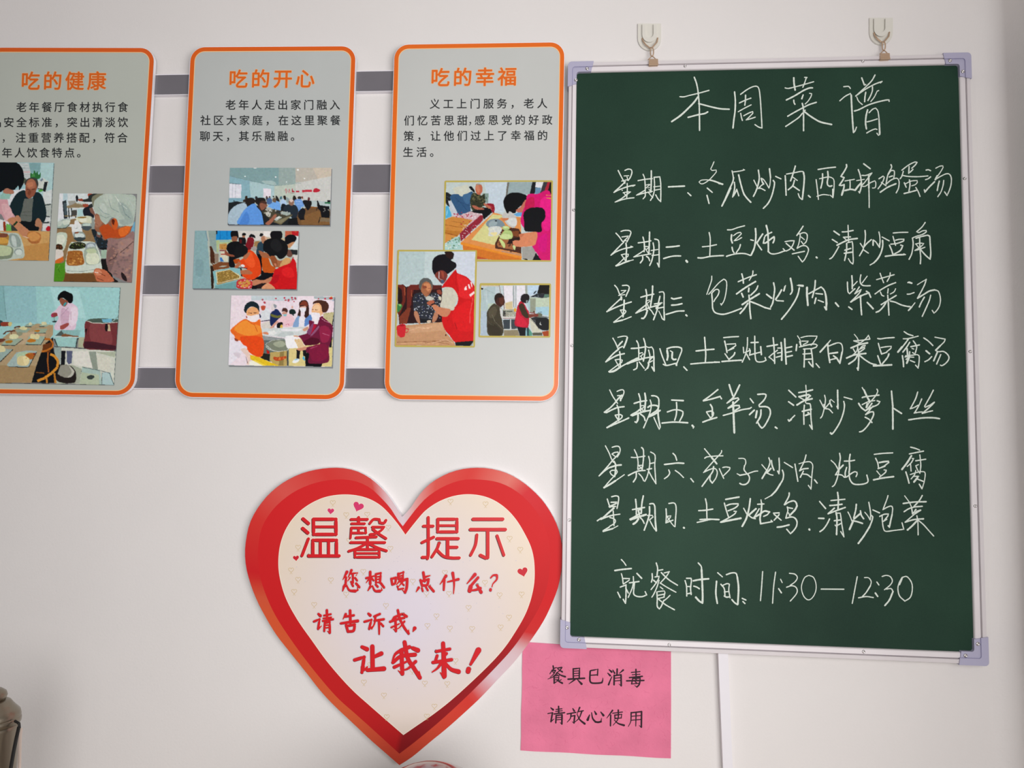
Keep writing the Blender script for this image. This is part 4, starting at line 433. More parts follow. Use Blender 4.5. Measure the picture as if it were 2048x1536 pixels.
PHOTOS['F'] = (445,582,8.533,[(150,75),(1912,90),(1872,1300),(100,1272)],"""
p dccfd6 90,60 1930,60 1930,1310 90,1310;p b9c4c8 490,80 1280,90 1280,150 900,190 490,180;p d8ccd4 500,160 1280,170 1280,500 500,500;p a3aeb0 1560,90 1920,100 1910,160 1560,130;t a83a48 640,120 1250,210 10;e b81c38 1058,118 16,14;e b81c38 1186,114 16,14;e b02a3c 1220,180 9,9;e b81c38 1637,132 10,10;e b81c38 1752,134 16,14;e b82c2c 1850,125 34,18;e d0a030 1860,100 16,10;l8 3f78a8 1870,170 1900,170
p b8b088 1720,380 1900,360 1880,640 1740,600;t 8a8a50 1760,370 1890,470 14;p cbbd84 1130,800 1880,800 1875,1290 1130,1280;p 1b1c22 1890,440 1900,380 1860,960 1820,960 1850,700
p c9c4bc 650,560 820,500 900,640 680,640;s ccd0d4 660,490 670,350 730,290 800,320 820,420 800,500;s b4523c 655,270 690,245 735,260 720,320 680,330;s 1c2040 630,390 660,430 640,460;l12 251c34 650,520 810,495
s 1f2c58 815,560 815,400 870,330 930,310 1000,390 1010,440 930,500 900,580 860,620;s 6a6a34 830,390 930,420 1010,410 960,460 840,440;s d0c8c8 830,300 840,230 890,215 930,260 900,300 870,340;s 8a9098 870,230 920,240 920,280 890,290;s c89a8c 830,300 850,320 870,330
s dab8c0 920,520 1000,440 1040,410 1160,390 1220,470 1225,560 1150,610 1030,610 960,580;s 4c302c 1015,350 1030,295 1080,290 1115,330 1100,365 1050,345;s c09080 1020,370 1060,350 1100,370 1090,400 1030,400;p 84b8c0 1030,400 1100,390 1085,435 1045,435;s 17181c 930,560 1000,530 1030,560 990,640 940,640;s d0b050 980,610 1010,570 1030,620 1000,640;p cc9a88 800,640 920,510 960,520 850,640;t a83050 1080,540 1150,610 5
s 1b2a28 1140,350 1160,315 1230,320 1250,380 1200,400 1150,390;s cca090 1175,270 1190,250 1205,280 1190,305;p 3a3c40 1170,390 1220,390 1220,430
s 3a2420 1310,300 1310,200 1370,155 1440,170 1470,250 1475,400 1440,460 1400,440 1400,330 1340,340 1330,430 1280,430;s 7a3a28 1320,240 1370,170 1440,190 1450,260 1380,240;s d0a090 1330,270 1420,260 1425,300 1330,300;s d6d6dc 1315,290 1420,285 1410,350 1350,360;s 7f9cc0 1250,470 1310,430 1300,600 1200,610;s 5d82b8 1440,450 1500,400 1530,470 1480,560 1400,600 1410,480;p d8d6dc 1310,440 1390,430 1400,610 1300,610;p 3a3a40 1310,700 1380,680 1380,700 1310,740
p c3c9c8 660,640 1440,610 1480,700 1290,790 1180,800 680,760;p d5d8d6 780,690 880,670 930,720 860,760 790,750;p b4bcbc 930,770 990,710 1200,690 1220,740 1080,790;p d8d8dc 990,650 1380,640 1290,690 1010,680;p 8a9090 680,760 1060,810 1060,850 690,840;s cc8464 680,710 760,700 785,740 700,730;s c09078 1370,650 1460,610 1460,650 1400,690
p 5f6a68 690,840 1130,830 1130,1280 800,1200 690,1090;p 24241f 640,1130 700,1060 810,1080 800,1200 690,1160;s 7a8070 740,940 800,870 900,835 1080,850 1150,920 1130,1000 1000,1035 860,1030 770,990;s 9aa08c 860,900 1000,850 1080,920 960,960;p b09a60 810,1050 1100,1020 1100,1280 900,1280 810,1180;p 8a7848 980,1040 1050,1030 1040,1270 960,1270;l9 c9ccc8 740,950 800,1000 950,1035 1100,1015 1150,960;l14 b4b8b4 730,910 850,1015;l8 c4c8c4 740,900 850,840 1000,830;s b04a24 870,1150 880,1120 950,1130 1080,1110 1070,1160 960,1190 890,1180;t e0b060 890,1120 1080,1170 8;p a8201c 750,1000 800,1030 800,1070 760,1070;l16 3a3c38 1105,1030 1110,1270
p 1c1c20 1260,1000 1330,990 1310,1160 1265,1160;p 1c1c20 1370,1010 1440,1010 1430,1110 1380,1110;s dce0e0 1190,1210 1240,1160 1310,1160 1290,1210 1220,1230;s 4aa0c8 1225,1180 1260,1160 1290,1170;s 4aa0c8 1365,1150 1390,1110 1405,1190
p 111116 1400,1060 1470,1050 1720,1200 1680,1300 1420,1290
s 6a1c3a 1480,500 1560,520 1620,480 1700,430 1740,470 1850,560 1885,640 1850,850 1810,1000 1820,1190 1700,1240 1560,1240 1460,1220 1480,1080 1430,1040 1440,960 1640,920 1640,860 1480,860 1400,900 1330,800 1290,770 1440,720 1480,600;s 8a2446 1660,620 1780,600 1850,700 1800,860 1700,880 1660,760;s 7a1c3c 1500,960 1700,900 1800,960 1780,1150 1560,1200 1490,1080;l10 b0647e 1700,720 1820,760;l10 a85070 1500,980 1620,940;l9 c08aa0 1690,470 1760,520 1830,540;s 501228 1500,800 1640,820 1640,900 1440,930 1380,880;p a81838 1500,740 1560,560 1610,590 1500,750;p dcd4d8 1560,500 1660,460 1620,570 1560,560;s 7a4468 1440,700 1500,600 1560,540 1500,740;s 8a5474 1500,760 1640,590 1640,640 1540,750
s d8a87c 1530,290 1560,230 1640,200 1720,230 1720,360 1680,420 1560,430 1520,350;s e0ba94 1540,290 1600,230 1660,260 1660,340 1560,340;s 4a2c22 1540,230 1560,180 1640,155 1760,175 1810,240 1800,320 1750,370 1700,350 1690,260 1640,205 1580,210;l7 6a4030 1525,320 1550,315;l7 6a4030 1580,320 1620,325;s dad6dc 1515,370 1655,380 1650,460 1600,490 1530,460;l8 d4cccc 1650,390 1720,400
s e4e2e6 1070,800 1090,770 1190,765 1310,800 1425,960 1410,990 1290,970 1130,980 1090,940;p d0b890 1230,830 1330,820 1420,960 1290,970;t c07828 1230,810 1320,870 10;s c08a70 1270,990 1420,950 1420,1000 1320,1020;s c9a088 1210,760 1280,760 1300,790 1230,780
s dd6c28 130,680 250,560 380,480 480,520 560,530 640,480 650,600 680,760 700,1040 640,1130 500,1080 400,980 300,850 230,850 200,760;s e58c38 200,650 380,500 500,560 640,600 650,720 400,760;s d84c1c 300,790 450,770 680,800 700,1030 620,1120 450,1040 340,900;l8 b04a1c 540,560 600,700;l8 b8541c 400,480 500,560 560,590;l8 c05a20 360,780 480,900;s 8a4430 200,800 260,830 260,860 220,850
s 1d2a30 370,330 390,240 470,180 560,190 625,260 625,360 600,330 560,280 480,270 420,320 405,380;s d8a070 415,340 480,280 560,280 615,330 620,420 580,500 500,530 420,440;l8 5a3424 440,375 500,380;l8 5a3424 530,375 590,372;s e0d8dc 410,420 500,420 620,400 610,480 560,520 500,525 430,480;s a03838 400,430 420,430 415,470
s d8d4dc 90,720 160,720 220,860 400,940 410,1000 330,1040 300,1100 110,1270 90,1270;s d6bfb4 310,1000 400,980 470,1080 480,1200 440,1260 410,1240 430,1180 400,1100;l8 5a3c34 400,1120 430,1240;p d4b428 470,1085 620,1130 960,1275 760,1280 480,1170;p e0c850 560,1180 760,1280 700,1290 480,1200;p e6e2d0 460,1200 520,1190 700,1280 460,1280;s c9c0c8 180,1060 300,1060 280,1150
l12 8a9494 100,1272 1872,1300;l9 5a6a70 1912,90 1872,1300""")
PHOTOS['G'] = (875,350,8.533,[(120,95),(1970,90),(1945,1478),(90,1478)],"""
p b09f48 60,60 2000,60 2000,1500 60,1500;p b7c2c0 145,120 1945,115 1925,1455 118,1440;p bac7d0 800,125 1190,125 1130,640 970,640 860,480;p c3c6b8 260,220 520,160 560,300 430,360 300,330;p 93a4a6 1190,120 1620,120 1580,330 1480,330 1300,300 1180,380;p 6d6a62 1190,125 1225,125 1190,350 1150,480;p 1c2024 1620,120 1700,120 1700,320 1575,320;p d0d2d6 1680,120 1810,120 1780,220 1670,210;p 6a8ca6 1670,215 1765,220 1750,325 1660,320;p 3a3a40 1810,120 1945,120 1945,330 1745,325;p a3283a 1880,120 1935,120 1860,325 1805,320;p 15161a 1920,130 1945,130 1945,330 1870,330
p 80948c 770,310 870,315 865,480 820,470;e 2a3434 832,393 6,16
s 22262a 140,300 220,330 265,375 225,410 240,520 200,540 140,470;l8 4a4e50 150,360 230,400;l7 4a4e50 150,410 220,460
p b9c0c8 180,440 230,440 360,680 250,690;p 52a6cc 140,540 180,520 250,700 135,750;p a0d0e0 165,560 175,640 150,700
s 35587c 220,400 240,340 340,325 420,370 520,310 600,290 560,500 560,620 440,660 370,685 300,560;s 42688c 430,350 560,320 540,480 480,480;l9 2a4a6c 330,440 480,500 550,520;l8 27466a 300,380 420,500 500,600
p c3a8ae 240,700 400,680 560,620 760,670 780,760 700,850 560,830 500,770 300,720;t a83048 260,640 760,760 22;t d8d0d4 300,650 760,760 20;s 8a1c2c 830,490 960,500 970,640 920,620 900,540;t c05060 850,500 960,620 8
s 35382a 560,470 570,370 620,300 740,350 800,330 815,460 790,520 700,580 600,610;t 5c5c3c 570,320 810,590 40;t 1e241c 570,320 810,590 30;t 7a7450 600,320 800,560 14;p 15171a 570,620 700,590 790,560 900,560 930,640 790,760 760,660 620,640
s b46850 645,230 660,160 710,148 760,190 770,260 740,320 700,340 660,300;s c07e62 650,200 690,160 720,240 700,300;s 8f9088 650,175 700,148 750,165 700,170;s 17181a 540,210 570,190 610,230 640,290 600,280;s a86450 590,520 640,520 720,560 790,570 780,595 640,580;s b06c54 790,480 840,500 900,540 920,560 880,575 800,520
p c08440 130,760 250,710 400,730 600,770 500,870 380,1000 350,1040 130,1160;p b07430 130,940 400,960 330,1040 130,1000;l7 8a5420 130,850 430,900;l7 95602c 230,790 500,830;l9 8a4c20 130,985 340,1040;p c88a44 130,1020 330,1045 130,1150
p 8a2a38 380,1000 500,880 620,790 740,680 780,700 770,780 640,900 480,1060 400,1130;t d8ccd0 390,850 740,1100 60;t a02038 390,780 760,1100 40;t 3a2430 480,860 620,960 20
p a4c4c0 120,1190 300,1060 380,1050 400,1180 430,1300 120,1300;t 4f7a5c 150,1060 400,1290 16;t c9c078 140,1180 220,1260 5;t d0dcd8 140,1100 400,1290 16
p d08c50 400,1150 960,640 1100,680 1420,720 1430,1320 1440,1400 900,1300 450,1200;p c6742c 430,1190 1430,1400 1430,1450 960,1450 650,1420 440,1290;p d88a30 395,1150 480,1160 1440,1400 1430,1430 400,1190;p b0502a 650,1380 900,1440 660,1440;p c9c68c 580,1105 940,670 1100,690 1120,720 900,790 1000,920 1100,950 970,1195;p b9b98c 850,820 900,770 1050,850 1000,930
p 4a2c20 980,1180 1100,930 1260,900 1390,920 1430,1000 1430,1340 1200,1290 980,1250;p 9a6440 1010,1190 1110,960 1200,940 1300,1280 1040,1230;p 7a4628 1270,960 1390,950 1390,1060 1290,1040;t 5a3424 1000,1150 1420,1320 14;p b08a70 1100,1290 1420,1350 1420,1370 1080,1310
s b9b8b4 1100,690 1200,620 1310,680 1360,800 1310,900 1200,860 1130,760;s c9ccca 1180,760 1340,740 1340,860 1240,850;s c07850 1085,745 1130,735 1210,735 1200,765 1120,780;s 7a8a92 830,850 850,790 940,750 1060,760 1140,830 1130,890 1000,880 900,900;s 93a2a6 870,830 950,770 1020,800 1000,850 900,880;e 14181c 995,782 20,12;s c4c8c4 870,900 1000,870 1100,910 1060,1000 980,1040 870,1040 880,960;t dcdcc8 860,900 1080,1050 16;s d8cc98 900,990 1020,980 980,1040
s a8c080 1105,890 1160,865 1225,890 1215,930 1130,935;s c3d09a 1115,885 1170,872 1215,895 1150,905;s a9bf7c 1110,990 1150,945 1250,950 1285,1020 1270,1080 1180,1105 1060,1070;s c0ce94 1060,1060 1130,1010 1240,1020 1250,1070 1160,1090;s bccb86 1050,1100 1090,1100 1150,1170 1150,1235 1120,1235;s bccb90 1285,1200 1335,1210 1320,1280 1290,1250
s 0f1013 1130,500 1140,400 1220,320 1330,300 1450,320 1530,370 1480,480 1380,560 1330,640 1290,650 1230,620 1200,660 1160,600;s b8705c 1340,600 1420,540 1500,420 1520,480 1450,640 1380,640;p 5f9cc8 1305,670 1370,640 1450,640 1430,700 1350,705
s c8186c 1540,335 1700,325 1945,345 1945,1455 1770,1455 1700,1340 1610,1220 1700,1000 1490,910 1420,800 1440,660 1500,500;s b81c50 1510,440 1640,380 1640,560 1500,620;s d82080 1750,450 1940,400 1930,900 1800,900;s c81478 1720,1100 1860,1000 1850,1300 1740,1280;p d09a40 1855,385 1940,385 1935,410 1860,400;l8 e0a060 1850,345 1940,350;p 9a9a94 1440,1230 1620,1220 1680,1330 1620,1455 1450,1430;p 16171a 1680,1330 1770,1455 1620,1455;s 16171a 1450,1430 1520,1430 1530,1455
s 121317 1465,680 1510,600 1620,555 1780,560 1840,640 1830,750 1770,830 1775,965 1640,970 1490,950 1480,820;s cc8460 1400,1010 1560,980 1700,980 1690,1120 1650,1200 1500,1225 1340,1220 1280,1150 1400,1110 1400,1060;s b87050 1400,1010 1480,1010 1420,1060;p 2c1c18 1190,1180 1220,1095 1410,1060 1400,1110 1290,1170;s c88060 1280,1140 1340,1110 1420,1140 1400,1210 1310,1200""")
PHOTOS['H'] = (780,490,7.144,[(105,68),(1245,72),(1212,1465),(66,1455)],"""
p b09f48 40,40 1300,40 1300,1500 40,1500;p b9c7c8 128,92 1222,92 1190,1443 85,1435;p aebfc0 130,95 500,95 480,560 110,560;p c3cad4 900,95 1222,95 1210,560 950,400
p 30181a 110,570 190,565 230,600 400,565 740,575 760,1100 130,1130;p 6a2a20 110,568 190,568 225,620 220,800 130,1020 100,960 180,800 170,640 120,600;p 6a2a22 240,620 290,570 420,570 420,640 340,640 320,700 300,860 230,1000 180,1080 240,900;p 5a2520 600,570 720,575 745,620 600,640;p 26181a 110,640 160,640 170,800 110,860;p 7a3a28 130,1030 250,900 300,900 240,1130 140,1120;l9 a85a3a 205,600 215,720;l9 a85a3a 305,640 310,740;s 3a7a44 100,860 140,840 175,870 140,940 105,960;s 82b46a 120,850 160,850 150,880;s b4b4ae 95,1010 125,1030 110,1130 90,1120
p b98f6c 90,1330 100,1150 300,1140 740,1100 800,1250 910,1380 940,1440 85,1435;p c39a78 260,1180 740,1110 780,1220 300,1260;l6 d6b494 260,1230 400,1180 560,1190;l6 dcb898 450,1200 600,1170;l6 8f6444 100,1390 400,1380 700,1370 900,1380;l7 d0a47c 120,1410 450,1400 700,1420;l7 95684a 500,1400 650,1380 850,1420;l6 dab898 600,1400 800,1350 900,1400
s 30333a 340,720 440,680 560,690 660,680 720,780 710,860 640,960 600,1060 440,1050 400,960 335,940;t c9ced8 340,700 715,1050 110;t 1e2440 340,700 715,1050 70;p 1c1d22 410,1060 620,1060 600,1110 430,1110
s b07c60 345,950 395,960 435,1115 400,1115 350,1020;s b07c60 640,960 690,1000 650,1090 600,1095;s c9b8a4 530,1080 580,1075 580,1105 530,1105
s a06848 440,640 450,560 510,520 580,550 600,620 570,690 520,740 470,700;s c4845c 480,560 560,550 580,620 540,660;s 8a4c36 460,580 520,590 520,620 470,620;s 5a5c5a 415,600 425,520 490,470 570,490 610,560 600,640 580,560 520,520 460,560 440,640;l6 6a3828 545,620 580,620;l7 7a4030 540,690 575,700
s 17141a 600,300 620,200 700,140 790,130 780,100 850,88 910,120 900,190 870,220 940,260 940,320 860,390 800,420 680,440 620,400;s 2c1a18 790,110 890,105 890,190 820,180;s 7a3a30 640,430 700,370 770,370 820,430 790,520 740,550 690,500;s 9a4a38 730,370 770,400 765,470 740,440;p 4a5a70 710,510 770,495 775,540 745,555;l5 c9ccd0 700,380 700,480 750,500
s c4181c 740,600 860,440 940,350 960,400 1100,460 1200,580 1210,640 1200,1000 1190,1380 1040,1400 930,1390 850,1290 780,1200 740,1040 850,930 950,860 970,740 900,620 800,600;s d4262a 960,420 1120,500 1190,620 1190,760 1000,740 980,600;s d01c20 900,960 1150,800 1180,1200 950,1200;s a81418 920,1100 960,1180 950,1210;l9 e06060 1185,760 1140,1000 1140,1120;l9 b01418 870,440 950,380 940,560 980,660;p e8d8d8 1060,620 1090,580 1100,640 1065,650;p e8d8d8 1110,570 1130,555 1150,620 1130,625;p e8d8d8 1150,530 1165,530 1180,600 1165,600;p e8d0d0 1130,710 1200,660 1210,690 1150,740
s c3c0b0 745,690 780,620 840,600 920,640 970,740 930,850 910,930 800,920 715,880 740,780;s c08060 600,860 650,850 720,890 860,920 840,1000 770,1030 680,980 620,910;s a86048 530,820 600,780 640,820 600,870 540,850;l16 1a1a20 585,860 640,830;s b9bab0 505,750 560,730 630,760 600,790 530,790;s 8a4434 670,650 720,640 740,700 690,700;s c4c0ae 690,740 730,740 730,790 700,780
s c42c34 100,1160 160,1130 220,1140 225,1200 210,1300 160,1320 115,1290 95,1220;s a01c28 110,1150 160,1135 215,1145 170,1165;l9 c02c34 215,1190 265,1200 260,1235 225,1255;e 3a2018 798,1288 9,14
p 17181c 930,1390 1190,1370 1180,1400 1140,1443 940,1440;p 9a9c98 1190,1390 1180,1443 1140,1443""")
PHOTOS['I'] = (940,555,11.815,[(230,132),(1916,140),(1898,1420),(200,1415)],"""
p b09f48 150,100 1960,100 1960,1450 150,1450;p b9c4c8 262,180 1880,178 1862,1390 238,1375;p a9babc 262,300 450,200 600,200 600,760 260,800;p d8d4da 790,190 1015,190 1015,760 830,760;p d6d4da 1100,190 1305,190 1305,700 1100,690;p c3b8a8 262,180 700,180 690,215 270,215;p 8f9a9a 1010,190 1095,190 1095,700 1020,700;p c4c6ca 1040,190 1080,190 1080,690 1040,690;l14 6a4434 690,180 720,370;l14 8a5f48 800,620 815,750;l9 7d7d80 785,190 800,450;p 9aa29a 1305,180 1360,180 1360,420 1310,400;p b4c8d8 1360,180 1640,180 1600,380 1440,420 1380,400;p b3c0ac 1420,480 1870,480 1860,700 1430,760;p 9ec0cc 1550,700 1870,690 1860,900 1560,860;p 8e9484 1415,490 1550,490 1545,860 1420,840;p 9fbcc0 1330,600 1420,480 1420,830;p b4c4b4 430,620 560,600 560,760 420,780;p a9b8c4 250,800 400,790 440,1370 250,1370;l7 8a9494 350,270 600,390;l6 94a0a0 300,300 330,520;l8 c8cfce 380,300 400,620;s 2a2018 258,240 290,250 315,260 280,295
p c8b890 830,600 1000,560 1010,750 840,755;p 9fa090 770,760 1080,750 1080,930 780,930;s d8a030 1040,740 1080,720 1090,800 1045,800;p 3c3c3a 780,780 840,790 840,920 780,910;t 8a8a84 800,800 1070,920 20;t 4a2c28 780,860 940,920 8;t d8d8d4 850,860 1070,930 10;l14 3f4a44 860,800 1000,800;p c9c9c4 770,930 1080,925 1080,960 780,960;p 8a4440 780,960 1070,958 1070,975 780,975;p 3c444a 780,1000 950,990 940,1220 800,1220;p 3f474c 970,990 1090,990 1110,1210 980,1220;l16 c4c4bc 950,985 960,1225;l14 c4c4bc 790,1232 1120,1225;p 8a8068 800,1245 1130,1240 1170,1380 800,1375
p 17140f 1640,178 1880,178 1875,385 1590,370;p 2a2e34 1425,460 1590,375 1875,385 1870,470 1700,485 1500,465;p 5a7a6a 1760,400 1870,395 1865,465 1740,470;l9 8a949a 1520,455 1620,460 1600,400;s 22282c 1500,390 1530,330 1570,320 1540,370
p 70787a 1430,960 1600,900 1860,930 1860,960;p c0bfae 1390,970 1440,960 1600,1180 1700,1280 1690,1300 1470,1300;p 2a2c2e 1430,960 1560,930 1860,980 1862,1240 1700,1240 1600,1180 1540,1080;s 1a1c1e 1550,1000 1700,950 1860,990 1860,1230 1700,1240 1590,1150;l14 c9ccc9 1640,1090 1690,1120;l12 c9ccc9 1665,1050 1655,1130;t c9c9c4 1500,970 1560,1080 6;l9 6a6a62 1430,990 1540,1090 1640,1230;p 5a5a4e 1470,1305 1700,1300 1710,1375 1480,1375;p 9c4420 1700,1280 1860,1255 1860,1385 1740,1385;p 57907c 1380,1180 1470,1310 1470,1380 1400,1380;p 2f4c50 1340,1180 1390,1180 1400,1380 1345,1380;p 86b0b8 1310,1190 1345,1190 1345,1380 1315,1380
s 6a7060 1560,860 1640,840 1700,860 1690,940 1600,930;l12 23282a 1610,825 1700,815;s 5a3428 1490,810 1510,790 1530,810 1510,835
s 443e30 395,870 430,760 560,620 690,690 740,740 750,900 760,1040 790,1240 750,1370 450,1370 400,1160 400,1000;s 554e3e 440,800 560,680 640,760 600,900 480,960;s 3a3428 420,1120 560,1100 700,1200 740,1350 560,1370 450,1300;s c4c4c0 700,720 750,760 775,900 770,980 730,920;l7 8a8678 520,880 590,1040 780,1230;l7 6a6454 400,1000 480,1100 560,1130;l8 b4b4ac 790,1100 800,1280 770,1350
s 43241e 590,540 580,450 640,380 710,370 790,430 810,520 825,575 800,640 760,670 720,700 640,650 600,600;s 281c18 575,500 600,410 680,365 760,400 740,470 660,470 620,540 600,590;s 5a3024 700,480 780,480 800,560 760,640 700,600
s b01c34 1110,720 1150,620 1200,560 1280,620 1340,740 1390,830 1380,1160 1250,1190 1100,1160 1055,1090 1080,900;s c4203c 1120,800 1180,900 1300,1000 1350,1140 1180,1160 1090,1080;s 3c3020 1160,680 1200,620 1260,630 1320,760 1390,900 1380,960 1310,950 1220,860;s 7a3c30 1390,870 1500,860 1600,860 1610,920 1500,930 1400,950;l12 8a2030 1400,830 1540,850
s 1f191c 1200,540 1210,440 1280,390 1370,400 1405,470 1380,560 1330,610 1280,600 1230,580;p 8a9898 1330,540 1365,540 1350,600 1315,610;p 15151a 1110,1160 1320,1190 1310,1380 1180,1380""")
SNAPG = (1.3,1.22,1.12)
# ---------------------------------------------------------------- printed snapshots: a fine grid that carries the print's own colours
def fillpoly(C, P, col, a=1.0):
    H,Wd = C.shape[:2]; x0 = max(0,int(P[:,0].min())); x1 = min(Wd,int(P[:,0].max())+2); y0 = max(0,int(P[:,1].min())); y1 = min(H,int(P[:,1].max())+2)
    if x1 <= x0 or y1 <= y0: return
    yy,xx = np.mgrid[y0:y1,x0:x1]; yy = yy+.5; xx = xx+.5; ins = np.zeros(xx.shape,bool); n = len(P); j = n-1
    for i in range(n):
        xi,yi = P[i]; xj,yj = P[j]
        if yi != yj:
            c = ((yi > yy) != (yj > yy)) & (xx < (xj-xi)*(yy-yi)/(yj-yi)+xi); ins ^= c
        j = i
    C[y0:y1,x0:x1][ins] = C[y0:y1,x0:x1][ins]*(1-a)+np.array(col)*a
def closed_smooth(P):
    n = len(P); out = []
    for i in range(n):
        p0,p1,p2,p3 = P[i-1],P[i],P[(i+1)%n],P[(i+2)%n]
        for k in range(5):
            t = k/5; out.append(.5*(2*p1+(-p0+p2)*t+(2*p0-5*p1+4*p2-p3)*t*t+(-p0+3*p1-3*p2+p3)*t**3))
    return np.array(out)
def paint(key, ss=1.6):
    x0,y0,sc,q,txt = PHOTOS[key]; rs = random.Random(ord(key))
    xs = [p[0] for p in q]; ys = [p[1] for p in q]; ox,oy = min(xs)-10, min(ys)-10; k = ss/sc
    C = np.full((int((max(ys)-oy+20)*k),int((max(xs)-ox+20)*k),3), .5)
    for s in txt.replace('\n',';').split(';'):
        t = s.split()
        if not t: continue
        col = [int(t[1][i:i+2],16)/255 for i in (0,2,4)]; P = [tuple(map(float,a.split(','))) for a in t[2:] if ',' in a]
        T = lambda P: (np.array(P)-[ox,oy])*k
        if t[0] == 'p': fillpoly(C, T(P), col)
        elif t[0] == 's': fillpoly(C, closed_smooth(T(P)) if len(P) > 2 else T(P), col)
        elif t[0] == 'e':
            fillpoly(C, T([(P[0][0]+P[1][0]*math.cos(a*.4),P[0][1]+P[1][1]*math.sin(a*.4)) for a in range(16)]) if len(P)>1 else T([(P[0][0]+float(t[3])*math.cos(a*.4),P[0][1]+float(t[4])*math.sin(a*.4)) for a in range(16)]), col)
        elif t[0][0] == 'l':
            h = max(float(t[0][1:])/2, .45/k)
            for a,b in zip(P,P[1:]):
                a = np.array(a); b = np.array(b); d = (b-a)/(np.linalg.norm(b-a)+1e-9); nn = np.array([-d[1],d[0]])*h
                fillpoly(C, T([a+nn,b+nn,b-nn,a-nn]), col)
        elif t[0] == 't':
            n = int(t[4]); (ax,ay),(bx,by) = P[:2]; r = math.sqrt((bx-ax)*(by-ay)/max(n,1))*.28
            for _ in range(n):
                cx = rs.uniform(ax,bx); cy = rs.uniform(ay,by); a0 = rs.uniform(0,6); e = rs.uniform(.45,1)
                fillpoly(C, T([(cx+r*math.cos(a0+g),cy+r*e*math.sin(a0+g)) for g in (0,1.3,2.6,3.9,5.1)]), col, .8)
    # a little softness and print grain
    B = C.copy(); B[1:-1,1:-1] = (C[1:-1,1:-1]*3+C[:-2,1:-1]+C[2:,1:-1]+C[1:-1,:-2]+C[1:-1,2:])/7
    g = np.random.default_rng(ord(key)); H,Wd = B.shape[:2]
    lo = g.normal(0,1,(H//5+2,Wd//5+2)); lo = np.kron(lo,np.ones((5,5)))[:H,:Wd]
    for _ in range(3): lo = (lo+np.roll(lo,1,0)+np.roll(lo,1,1)+np.roll(lo,-1,0)+np.roll(lo,-1,1))/5
    B = np.clip(B*(1+.018*lo[...,None])+g.normal(0,.012,B.shape),0.01,1)
    return B,ox,oy,k
def snapshot(key, depth, parent, name, m, gain=1.0, label=None):
    B,ox,oy,k = paint(key); x0,y0,sc,q,_ = PHOTOS[key]
    nu = int(math.dist(q[0],q[1])/sc*1.35); nv = int(math.dist(q[0],q[3])/sc*1.35)
    u,v = np.meshgrid(np.linspace(0,1,nu+1),np.linspace(0,1,nv+1)); u = u.ravel()[:,None]; v = v.ravel()[:,None]; Q = np.array(q,float)
    P = (Q[0]*(1-u)+Q[1]*u)*(1-v)+(Q[3]*(1-u)+Q[2]*u)*v
    I = ((P-[ox,oy])*k).astype(int); H,Wd = B.shape[:2]
    c = B[np.clip(I[:,1],0,H-1),np.clip(I[:,0],0,Wd-1)]
    c = np.where(c <= .04045, c/12.92, ((c+.055)/1.055)**2.4)**1.07*gain; c = np.clip(c,0.004,.9)
    V = WN(P/sc+[x0,y0], depth); n = nu+1
    i,j = np.meshgrid(np.arange(nu),np.arange(nv)); a = (j*n+i).ravel(); F = np.stack([a,a+n,a+n+1,a+1],1)
    return obj(name, V, F.tolist(), m, parent, colors=c, label=label)
# ================================================================ materials
K = 1.0
M_wall = mat('wall_plaster','#e2dedc',.75,.25,noise=.012,scale=6,bump=.10,bscale=260)
M_wallr = mat('side_wall_plaster','#e2dedc',.75,.25,noise=.02,scale=5,bump=.12,bscale=220)
M_white = mat('white_board_edge','#eeeaf0',.5,.4)
M_grey = mat('grey_laminate','#716e74',.2,.5,noise=.03,scale=25)
M_face = [mat('print_sheet_green_grey','#bcc1b8',.3,.35,noise=.025,scale=9), mat('print_sheet_blue_grey','#bcc0be',.3,.35,noise=.025,scale=9), mat('print_sheet_pale_grey','#c3c5c2',.3,.35,noise=.02,scale=9)]
M_orange = [mat('orange_border_a','#de6020',.3,.35), mat('orange_border_b','#df621c',.3,.35), mat('orange_border_c','#e46c20',.3,.35)]
M_line = mat('cream_keyline','#f3cf9c',.35,.3)
M_title = mat('orange_lettering','#e0681f',.4,.3)
M_halo = mat('pale_letter_edge','#e8c9a0',.4,.3)
M_ink = mat('black_ink','#26292b',.45,.3)
M_snap = vcol_mat('snapshot_print',.4,.12)
M_pshadow = mat('grey_drop_shadow_print','#83868a',.5,.3)
M_gold = mat('gold_photo_frame','#b8a750',.4,.3)
M_red = mat('red_lettering','#d21f26',.35,.35)
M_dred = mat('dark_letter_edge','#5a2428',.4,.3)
M_cream = mat('cream_letter_halo','#f4e2d2',.4,.3)
M_lav = mat('grey_letter_halo','#cfc6d0',.4,.3)
M_heart = vcol_mat('heart_band_print',.5,.2)
M_goldline = mat('gold_heart_outline','#cfb682',.4,.3)
M_pinkheart = mat('pink_heart_print','#d4376a',.4,.3)
M_redheart = mat('red_heart_print','#c92030',.4,.3)
M_chalk = mat('chalk','#d3dcd2',.95,.05,noise=.16,scale=900)
M_alu = mat('aluminium_frame','#dcd6d8',.6,.35,metal=.15,noise=.03,scale=12)
M_groove = mat('frame_groove','#8c8488',.5,.4,metal=.3)
M_plastic = mat('lavender_plastic','#aeabc3',.45,.4)
M_creaseshade = mat('cap_crease_shade','#8784a4',.6,.2)
M_screw = mat('nickel_screw','#d8d4d4',.22,.5,metal=.9)
M_steel = mat('brushed_steel','#8a8273',.32,.5,metal=.95,noise=.06,scale=8)
M_steel2 = mat('polished_steel','#a0938f',.16,.5,metal=1)
M_brass = mat('gold_plated_wire','#c4a78c',.35,.5,metal=.5)
M_hook = mat('white_hook_plastic','#d9d6cd',.4,.45)
M_pvc = mat('white_trunking_plastic','#e6e3e8',.5,.35)
